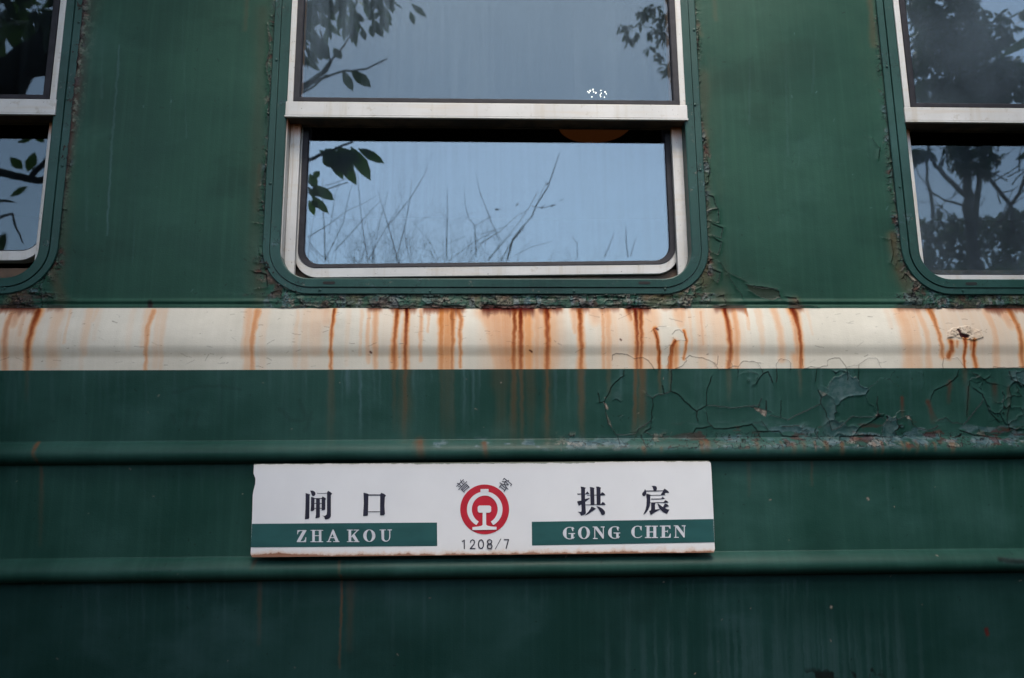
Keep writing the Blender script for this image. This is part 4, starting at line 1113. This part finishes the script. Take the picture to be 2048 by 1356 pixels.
# ------------------------------------------------------------------ trees seen in the panes, unseen foliage added for shade
def leaf_mat(name, a, b):
    m, n, l, p = newmat(name)
    oi = n.new('ShaderNodeNewGeometry')
    l.new(mixc(n, l, oi.outputs['Random Per Island'], a, b), p.inputs['Base Color'])
    p.inputs['Roughness'].default_value = .42
    t = n.new('ShaderNodeBsdfTranslucent'); t.inputs['Color'].default_value = (a[0]*2.2, a[1]*2.6, a[2]*1.6, 1)
    mx = n.new('ShaderNodeMixShader'); mx.inputs[0].default_value = .45
    l.new(p.outputs[0], mx.inputs[1]); l.new(t.outputs[0], mx.inputs[2]); l.new(mx.outputs[0], n['Material Output'].inputs['Surface']); return m
M_LEAF = leaf_mat('broad_leaf', (.035, .062, .016), (.075, .115, .032))
M_LEAF2 = leaf_mat('dark_leaf', (.016, .030, .012), (.035, .058, .022))
M_BARK = simple('grey_bark', (.045, .038, .032), .9, (.025, .02, .017), 18, (1, 1, .3))
M_TWIG = simple('dark_twig', (.06, .05, .045), .9, (.04, .032, .03), 18)

class Leaves:
    def __init__(s): s.V = []; s.F = []
    def add(s, base, tip, w, nrm=None, droop=.12):
        base, tip = Vector(base), Vector(tip); a = tip - base; L = a.length
        nrm = nrm or Vector((random.gauss(0, .6), random.gauss(0, .8), random.gauss(.6, .5)))
        sdv = a.cross(nrm)
        if sdv.length < 1e-6: return
        sdv.normalize(); nn = sdv.cross(a).normalized()
        b = len(s.V)
        for t, ww, dr in ((0, .06, 0), (.22, .62, .5), (.5, 1.0, .85), (.78, .68, .6), (1, .03, 0)):
            c = base + a*t + nn*(L*droop*dr)
            s.V += [c - sdv*w*ww*.5 - nn*w*.10*ww, c + sdv*w*ww*.5 - nn*w*.10*ww]
        for k in range(4): s.F.append([b+2*k, b+2*k+1, b+2*k+3, b+2*k+2])
    def tuft(s, c, axis, n, L, spread=.9):
        c = Vector(c); axis = Vector(axis).normalized()
        for _ in range(n):
            d = (axis + Vector((random.gauss(0, 1), random.gauss(0, 1), random.gauss(0, 1)))*spread*.62).normalized()
            l_ = L*random.uniform(.7, 1.15)
            st = c + Vector((random.gauss(0, 1), random.gauss(0, 1), random.gauss(0, 1)))*L*.12
            s.add(st, st + d*l_, l_*random.uniform(.27, .36))
    def build(s, name, mat, parent): return mesh(name, s.V, s.F, mat, parent, True)

def thing_tree(name, loc, label, cat, group=None):
    o = empty(name, loc); return tag(o, label, cat, group)

def limb(mb, pts, r0, r1, wob=.02, sub=3):
    P = []
    for a, b in zip(pts[:-1], pts[1:]):
        for k in range(sub):
            q = Vector(a).lerp(Vector(b), k/sub)
            P.append(q + Vector((random.gauss(0, wob), random.gauss(0, wob), random.gauss(0, wob)))*(1 if k else 0))
    P.append(Vector(pts[-1])); n = len(P)
    mb.tube(P, [r0 + (r1-r0)*i/(n-1) for i in range(n)], 7)

# -- broad leaved evergreen close on the left
def poly_sample(poly, n):
    xs = [p[0] for p in poly]; ys = [p[1] for p in poly]; out = []
    while len(out) < n:
        x, y = random.uniform(min(xs), max(xs)), random.uniform(min(ys), max(ys)); c = False
        for (x0, y0), (x1, y1) in zip(poly, poly[1:]+poly[:1]):
            if (y0 > y) != (y1 > y) and x < (x1-x0)*(y-y0)/(y1-y0)+x0: c = not c
        if c: out.append((x, y))
    return out

LT = thing_tree('broadleaf_tree', (-4.2, -3.3, 0), 'broad leaved evergreen tree reflected in the left and middle panes', 'tree')
lv = Leaves(); mb = MB()
DL = 2.5
def M(px, py, d=DL): return mirrored(px, py, d)
# trunk and the limbs the left pane shows
base = Vector((-4.2, -3.3, 0))
limb(mb, [base, Vector((-4.15, -3.3, 1.4)), M(-260, 420, 3.1), M(0, 190, 3.0), M(55, 120, 2.9), M(110, 60, 2.8), M(330, -160, 2.7), M(560, -330, 2.6)], .17, .05, .02)
limb(mb, [M(-150, 60, 3.0), M(0, 125, 2.9), M(40, 138, 2.9), M(120, 150, 2.8)], .05, .03, .01)
limb(mb, [M(-200, 300, 3.0), M(0, 335, 2.9), M(40, 345, 2.9), M(95, 350, 2.8)], .03, .022, .008)
limb(mb, [M(40, 345, 2.9), M(80, 300, 2.9), M(92, 280, 2.9), M(150, 200, 2.9)], .02, .014, .006)
limb(mb, [M(-60, 440, 2.9), M(5, 415, 2.9), M(14, 450, 2.9), M(25, 475, 2.9)], .010, .005, .004)
limb(mb, [M(110, 60, 2.8), M(330, 90, 2.6), M(560, 190, 2.5), M(610, 172, 2.5), M(640, 150, 2.5), M(662, 122, 2.5)], .035, .010, .006)
limb(mb, [M(560, 200, 2.5), M(612, 182, 2.5), M(655, 150, 2.5)], .009, .006, .003); limb(mb, [M(610, 172, 2.5), M(690, 142, 2.5), M(735, 138, 2.5), M(775, 118, 2.5)], .008, .004, .003)
limb(mb, [M(640, 150, 2.5), M(690, 90, 2.5), M(710, 60, 2.5)], .008, .004, .003); limb(mb, [M(662, 122, 2.5), M(640, 60, 2.5)], .007, .004, .003)
limb(mb, [M(330, 300, 2.6), M(540, 330, 2.45), M(622, 300, 2.4), M(640, 290, 2.4), M(700, 268, 2.4)], .016, .006, .004)
limb(mb, [M(540, 330, 2.45), M(560, 370, 2.4), M(612, 362, 2.4)], .010, .005, .004); limb(mb, [M(110, 60, 2.8), M(200, 250, 2.7), M(330, 300, 2.6)], .03, .016, .006)
limb(mb, [M(330, 90, 2.6), M(480, -60, 2.5), M(640, -150, 2.5), M(800, -230, 2.5)], .03, .010, .01)
limb(mb, [M(600, 372, 2.4), M(645, 365, 2.4), M(690, 350, 2.4)], .004, .003, .001)
def c6(x, y): return (540 + x/6.165, 200 + y/6.165)
HAND = [  # leaves the middle lower pane shows, from base to tip
 ((680,500),(860,890),.40),((760,520),(1030,960),.34),((960,480),(1205,900),.34),((1050,500),(1380,690),.34),((610,590),(690,740),.5),((480,880),(560,780),.8),((470,960),(745,1150),.42),((460,1090),(675,1320),.34),((460,1150),(545,1250),.5),((430,1150),(500,1345),.45),((640,560),(840,800),.5),((720,540),(910,830),.5),((840,560),(990,800),.4),((700,500),(800,700),.6),((900,500),(1080,700),.4),((760,480),(1000,620),.4),((640,500),(760,700),.6),((560,520),(700,620),.5),((800,500),(930,760),.45),((860,500),(1000,700),.45),((1100,500),(1250,600),.4),((440,820),(520,1000),.6),((420,1000),(560,1100),.5)]
for a, b, w in HAND:
    A, B = M(*c6(*a), 2.4), M(*c6(*b), 2.4 + random.uniform(-.05, .05)); lv.add(A, B, (B-A).length*w, Vector((0, 1, .2)), .06)
def c1(x, y): return (480 + x/3.94, y/3.94)
for a, b, w in (((810,560),(890,720),.36),((880,555),(1030,690),.42),((590,260),(640,480),.5),((620,300),(690,480),.4),((740,380),(800,470),.45),((960,230),(990,320),.45),((1030,200),(1050,300),.4),((1100,200),(1120,290),.4),((1350,30),(1470,140),.34),((1340,90),(1375,200),.4),((820,170),(850,290),.5),((880,150),(960,230),.5),((600,240),(560,330),.6),((1040,150),(1130,300),.4)):
    A, B = M(*c1(*a), 2.5), M(*c1(*b), 2.5 + random.uniform(-.05, .05)); lv.add(A, B, (B-A).length*w, Vector((0, 1, .2)), .06)
for x, y in poly_sample([(560,-300),(860,-300),(850,-60),(800,-20),(770,50),(700,65),(640,50),(600,110),(560,120)], 120):
    lv.tuft(M(x, y, random.uniform(2.4, 3.2)), (.3, 0, -.9), 6, .17)
for x, y in poly_sample([(-700,-500),(160,-500),(140,20),(90,50),(60,70),(-20,60),(-700,30)], 330):
    lv.tuft(M(x, y, random.uniform(2.3, 3.8)), (.1, 0, -.9), 7, .22)
for a, b, w in (((20,50),(40,105),.4),((60,40),(58,100),.4),((8,40),(5,90),.4),((0,300),(25,325),.5),((50,290),(35,330),.55),((0,380),(35,360),.4),((85,345),(75,385),.4),((95,290),(100,330),.4),((15,270),(45,262),.4),((70,270),(50,255),.5),((75,90),(95,120),.5)):
    A, B = M(*a, 2.9), M(*b, 2.9); lv.add(A, B, (B-A).length*w*1.1, Vector((0, 1, .2)), .06)
for x, y in poly_sample([(-900,-300),(-150,-300),(-120,560),(-900,560)], 260):  # leaf masses outside the panes, added to darken the left of the wall
    lv.tuft(M(x, y, random.uniform(2.0, 3.6)), (.1, 0, -.6), 7, .22)
for x, y in poly_sample([(130,-800),(900,-800),(860,-320),(560,-180),(350,-120),(130,0)], 420):
    lv.tuft(M(x, y, random.uniform(2.2, 3.6)), (.1, 0, -.9), 7, .22)
# boughs added out of view to shade the ends and foot of the wall
for (xa, za, xb, db, zb_) in ((-3.6, 4.6, -1.0, .9, 4.3), (-3.4, 4.9, -.6, 1.6, 4.9), (-3.4, 5.0, .8, 2.2, 5.2), (-3.2, 5.2, 2.4, 2.0, 5.3), (-3.6, 4.4, -1.6, .5, 4.1)):
    limb(mb, [Vector((-4.0, -3.3, 3.2)), Vector((xa, -2.6, za)), Vector(((xa+xb)/2, -(2.4+db)/2, (za+zb_)/2+.1)), Vector((xb, -db, zb_))], .06, .012, .03)
for x0, x1, d0, d1, n_ in ((-4.2, -.75, .3, 2.6, 330), (-1.2, 2.0, 2.1, 3.0, 230), (1.5, 3.6, .5, 2.4, 170)):
    for _ in range(n_):
        d = random.uniform(d0, d1)
        lv.tuft((random.uniform(x0, x1), -d, 1.6 + .78*(d + 2.05) + .15 + random.uniform(0, .4 if n_ == 230 else 1.1)), (0, 0, -.5), 7, .2, 1.0)
mb.build('trunk', M_BARK, LT, True); lv.build('crown', M_LEAF, LT)

# -- leafy tree on the right, with its forked trunk
RT = thing_tree('evergreen_tree', mirrored(1955, 900, 7.5).to_2d().to_3d(), 'dense small leaved evergreen tree reflected in the right window', 'tree')
lv = Leaves(); mb = MB()
q = mirrored(1965, 700, 7.5)
limb(mb, [Vector((q.x, q.y, 0)), mirrored(1962, 520, 7.5), mirrored(1950, 430, 7.5), mirrored(1945, 370, 7.5), mirrored(1942, 290, 7.5), mirrored(1950, 150, 7.5), mirrored(1940, -40, 7.5)], .085, .03, .012)
limb(mb, [mirrored(1958, 470, 7.5), mirrored(1966, 380, 7.5), mirrored(1972, 330, 7.5), mirrored(2000, 250, 7.5), mirrored(2030, 120, 7.5)], .045, .02, .01)
limb(mb, [mirrored(1942, 385, 7.5), mirrored(1905, 350, 7.5), mirrored(1880, 325, 7.5), mirrored(1868, 295, 7.5), mirrored(1850, 200, 7.5)], .035, .014, .01)
limb(mb, [mirrored(1875, 430, 7.6), mirrored(1868, 370, 7.6), mirrored(1860, 310, 7.6)], .025, .015, .01)
limb(mb, [mirrored(1945, 405, 7.5), mirrored(1900, 395, 7.5), mirrored(1860, 370, 7.5)], .018, .008, .01)
limb(mb, [mirrored(2040, 460, 7.5), mirrored(2030, 400, 7.5), mirrored(1990, 350, 7.5), mirrored(1972, 345, 7.5)], .03, .02, .01)
limb(mb, [mirrored(2010, 440, 7.5), mirrored(2050, 380, 7.5), mirrored(2090, 250, 7.5)], .03, .015, .01)
for k in range(26):
    a = (random.uniform(1830, 2060), random.uniform(290, 470)); b = (a[0]+random.gauss(0, 60), a[1]-random.uniform(10, 90))
    limb(mb, [mirrored(*a, 7.8), mirrored((a[0]+b[0])/2+random.gauss(0, 8), (a[1]+b[1])/2, 7.8), mirrored(*b, 7.8)], .010, .004, .01)
def scat(poly, n, d0, d1, L, k=8, ax=(0, 0, -.5)):
    for x, y in poly_sample(poly, n): lv.tuft(mirrored(x, y, random.uniform(d0, d1)), ax, k, L, 1.1)
scat([(1825,20),(1860,-20),(1900,40),(1920,120),(1900,200),(1830,205)], 190, 7, 8, .15)
scat([(1900,-60),(1960,10),(1985,60),(2000,20),(2025,30),(2020,80),(1980,110),(2040,120),(2045,190),(1960,210),(1900,200),(1890,100)], 360, 7, 8, .15)
scat([(1900,270),(2000,270),(2005,320),(1985,345),(1930,330),(1900,320)], 60, 7, 8, .14)
scat([(1825,290),(1865,290),(1850,305),(1825,305)], 8, 7, 8, .2)
scat([(1300,-80),(1350,-120),(1420,-100),(1430,160),(1340,170),(1325,120),(1265,90),(1240,60),(1240,30),(1280,20)], 120, 7, 8, .13, 7)
scat([(2060,-300),(2700,-300),(2700,560),(2100,560),(2060,330)], 320, 5, 9, .26)
scat([(1430,-500),(2300,-500),(2250,-120),(1900,-60),(1830,20),(1430,-80)], 280, 6, 9, .26)
mb.build('trunk', M_BARK, RT, True); lv.build('crown', M_LEAF2, RT)

# -- bare shrubs behind the photographer
def shrub(cx, d, lines, label, n_rand, x0, x1, ytop, name='bare_shrub'):
    g = mirrored(cx, 560, d)
    o = thing_tree(name, (g.x, g.y, 0), label, 'shrub', 'bare shrubs behind the photographer')
    mb = MB(); k = (d + D) / F
    for ln in lines:
        P = [mirrored(x, y, d + random.uniform(-.4, .4)) for x, y, *_ in ln]
        r = [w*k*.42 for _, _, w in ln]
        mb.tube(P, r, 5)
    def twig(x, y, a, Ls, w, lev):
        n = 9; P = [mirrored(x, y, d + random.uniform(-.2, .2))]; R_ = []; bend = random.gauss(0, .05)
        for i in range(n+1):
            R_.append(max(.28, w*(1-i/n*.85))*k*.45)
            if i < n:
                a += bend + random.gauss(0, .09); x += math.sin(a)*Ls/n; y -= math.cos(a)*Ls/n
                P.append(mirrored(x, y, d + random.uniform(-.15, .15)))
                if lev and i > 1 and random.random() < .34: twig(x, y, a + random.choice((-1, 1))*random.uniform(.35, .9), Ls*random.uniform(.25, .5), w*.55, lev-1)
        mb.tube(P, R_, 4)
    for _ in range(n_rand // 2):
        twig(random.uniform(x0, x1), 565, random.gauss(0, .45), random.uniform(60, max(70, 560-ytop)), random.uniform(.7, 1.7), 2)
    mb.tube([(g.x, g.y, 0), tuple(mirrored(cx, 600, d)), tuple(mirrored(cx+5, 545, d))], [.05, .035, .02], 6)
    mb.build('branches', M_TWIG, o, True)
    return o
def c2(*p): return [(480 + x/3.94, 300 + y/3.94, w) for x, y, w in p]
shrub(660, 9, [c2((660,860,2.6),(655,640,2.2),(640,440,1.6),(640,200,1)), c2((690,640,1.6),(740,330,1.2),(770,230,.8)), c2((660,850,2),(800,560,1.6),(850,330,1.3),(880,220,.8)),
   c2((520,670,2),(700,560,1.7),(830,460,1.5),(1000,380,1),(1080,330,.7)), c2((1000,880,2.2),(950,560,1.8),(935,400,1.5),(910,100,.9)), c2((730,780,2),(900,600,1.8),(1000,480,1.4),(1100,380,.9)), c2((660,255,1.6),(740,235,1.6),(860,185,1.4)), c2((530,700,1.5),(600,790,1.5),(680,850,1.6))],
   'bare twiggy shrub reflected low at the left of the middle pane', 60, 600, 770, 370)
shrub(790, 10, [c2((1240,880,3),(1200,720,2.4),(1160,580,2.2),(1110,410,1.4),(1080,300,.9)), c2((1160,580,2),(1330,370,1.8),(1450,180,1.3),(1510,0,.9)), c2((1250,740,2.4),(1290,600,1.8),(1330,400,1.3),(1350,210,.8)), c2((1000,860,2),(1110,650,1.6),(1250,420,1.2)),
   c2((1030,860,1.8),(1090,560,1.4),(1160,310,.8)), c2((1330,850,1.6),(1300,700,1.4),(1280,560,1)), c2((1560,860,1.4),(1500,720,1.3),(1370,560,1)), c2((1360,570,1),(1440,520,.9),(1540,490,.6))],
   'bare forked shrub reflected in the middle of the lower pane', 60, 720, 890, 400)
shrub(950, 10, [c2((1625,850,2.2),(1632,600,1.8),(1634,450,1.4),(1632,280,.9)), c2((1860,830,2.4),(1850,580,2),(1800,520,1.4),(1770,400,1),(1765,260,.7)), c2((1850,580,1.6),(1930,530,1.3),(1990,500,1)), c2((2040,700,1.6),(1950,470,1.4),(1890,320,1.1),(1860,170,.7)), c2((1630,720,1),(1780,660,.9)), c2((1640,860,1.4),(1850,700,1.3),(2030,610,1)), c2((1960,840,1.4),(2050,720,1.3),(2150,640,1))],
   'bare shrub with one straight stem reflected right of the forked one', 50, 860, 1010, 420)
def c3b(*p): return [(960 + x/3.79, 300 + y/3.79, w) for x, y, w in p]
shrub(1015, 9, [c3b((205,820,4.5),(250,660,4.6),(330,560,4.2),(400,480,3.6),(430,400,3.2),(520,260,2.8),(560,140,2.2),(605,0,1.4)), c3b((160,820,2.6),(240,680,2.4),(340,570,2)), c3b((60,820,2.2),(180,680,1.8),(290,540,1.4),(385,400,1.4),(440,300,1.2)), c3b((0,690,1.8),(150,600,1.4),(280,480,1.2),(370,430,1)), c3b((430,400,1.2),(470,300,1),(510,220,.8)), c3b((390,405,1.6),(480,420,1.4),(580,395,1)), c3b((0,620,1.2),(100,590,1.1),(210,560,1)), c3b((270,780,1.4),(380,720,1.2),(560,670,.8)), c3b((0,300,1),(80,520,1.2),(160,670,1.4)),
   c3b((120,430,5),(165,430,1)), c3b((470,420,4),(500,395,1)), c3b((540,405,5),(575,395,1)), c3b((615,360,3),(640,352,1)), c3b((280,400,3.5),(295,380,1)), c3b((510,240,4.5),(530,225,1))],
   'bare shrub with the thickest leaning stem and a few hanging leaves', 26, 970, 1050, 440)
shrub(1220, 12, [c3b((745,800,2),(740,690,1.6),(700,640,.9)), c3b((950,800,2),(1000,680,1.6),(1022,620,.9)), c3b((1130,800,2.6),(1115,680,2.2),(1115,560,1.2)), c3b((1150,790,2),(1180,680,1.4),(1200,640,.8))],
   'low faint bare shrub reflected at the right end of the middle pane', 14, 1130, 1300, 490)

# -- hedge and bushes low on the right, foliage added to block light, and the wood beyond
HG = thing_tree('hedge', mirrored(1950, 560, 9).to_2d().to_3d(), 'low dense hedge reflected at the foot of the right window', 'hedge')
lv = Leaves()
scat([(1760,600),(1780,470),(1830,440),(1870,450),(1890,430),(1930,450),(1985,440),(2060,430),(2300,400),(2300,600)], 700, 8.5, 10, .17, 8, (0, 0, .3))
lv.build('foliage', M_LEAF2, HG)
TH = Leaves();  # unseen foliage added round the wall to cut low sky light
for _ in range(2600):
    x = random.uniform(-11, 11); d = random.uniform(3.3, 5.0)
    top = 2.62 + .25*math.sin(x*1.7) + .2*math.sin(x*4.1+1) + 1.9*float(sstep(7, 10, abs(x))) + .3*float(sstep(2.5, 4, x))
    c = Vector((x, -d, random.uniform(.1, 1)**.7*top)); TH.tuft(c, (0, 0, .5), 7, .36, 1.2)
for sx, xa, xb in ((-1, 3.2, 5.6), (1, 3.4, 6.0)):
    for _ in range(1500):
        c = Vector((sx*random.uniform(xa, xb), -random.uniform(.3, 2.1), random.uniform(.1, 5.2))); TH.tuft(c, (0, 0, .5), 7, .34, 1.2)
th = TH.build('shade_thicket', M_LEAF2, None); tag(th, 'evergreen foliage added out of view to block low sky light', 'shade_thicket', kind='stuff')
def bush(x0, x1, d0, d1, h, n, label, loc):  # unseen foliage added beside the carriage to darken its ends
    o = thing_tree('shade_bush', loc, label, 'shade bush')
    lv = Leaves(); mb = MB()
    for _ in range(n):
        c = Vector((random.uniform(x0, x1), -random.uniform(d0, d1), random.uniform(.15, h)))
        lv.tuft(c, (0, 0, .4), 7, .20, 1.2)
    sg = 1 if x0 > 0 else -1
    for _ in range(520):
        c = Vector((sg*random.uniform(1.52 if sg < 0 else 1.74, 2.4), -random.uniform(.12, 1.15), random.uniform(.1, 2.3)))
        lv.tuft(c, (0, 0, .4), 7, .17, 1.1)
    for k in range(9):
        b = Vector((loc[0]+random.gauss(0, .12), loc[1]+random.gauss(0, .12), 0))
        limb(mb, [b, Vector((random.uniform(x0, x1), -random.uniform(d0, d1), h*.5)), Vector((random.uniform(x0, x1), -random.uniform(d0, d1), h*.92))], .025, .006, .03)
    mb.build('stems', M_BARK, o, True); lv.build('foliage', M_LEAF, o)
bush(-3.2, -1.85, .12, .78, 4.6, 620, 'tall bush added out of view to shade the left end of the carriage side', (-2.5, -.5, 0))
bush(2.2, 3.5, .12, .8, 4.3, 560, 'tall bush added out of view to shade the right end of the carriage side', (2.85, -.5, 0))
W = Leaves()
for _ in range(2600):
    a = random.uniform(math.radians(200), math.radians(340)); r = random.uniform(28, 42)
    zt_ = 4.2 + 1.6*math.sin(a*9) + 1.2*math.sin(a*23+1) 
    c = Vector((r*math.cos(a), r*math.sin(a), random.uniform(0, max(1.5, zt_)*1.2)))
    W.tuft(c, (0, 0, .2), 4, 1.0, 1.3)
wd = W.build('woodland', M_LEAF2, None); tag(wd, kind='stuff'); tag(wd, 'dark far wood beyond the clearing', 'wood')
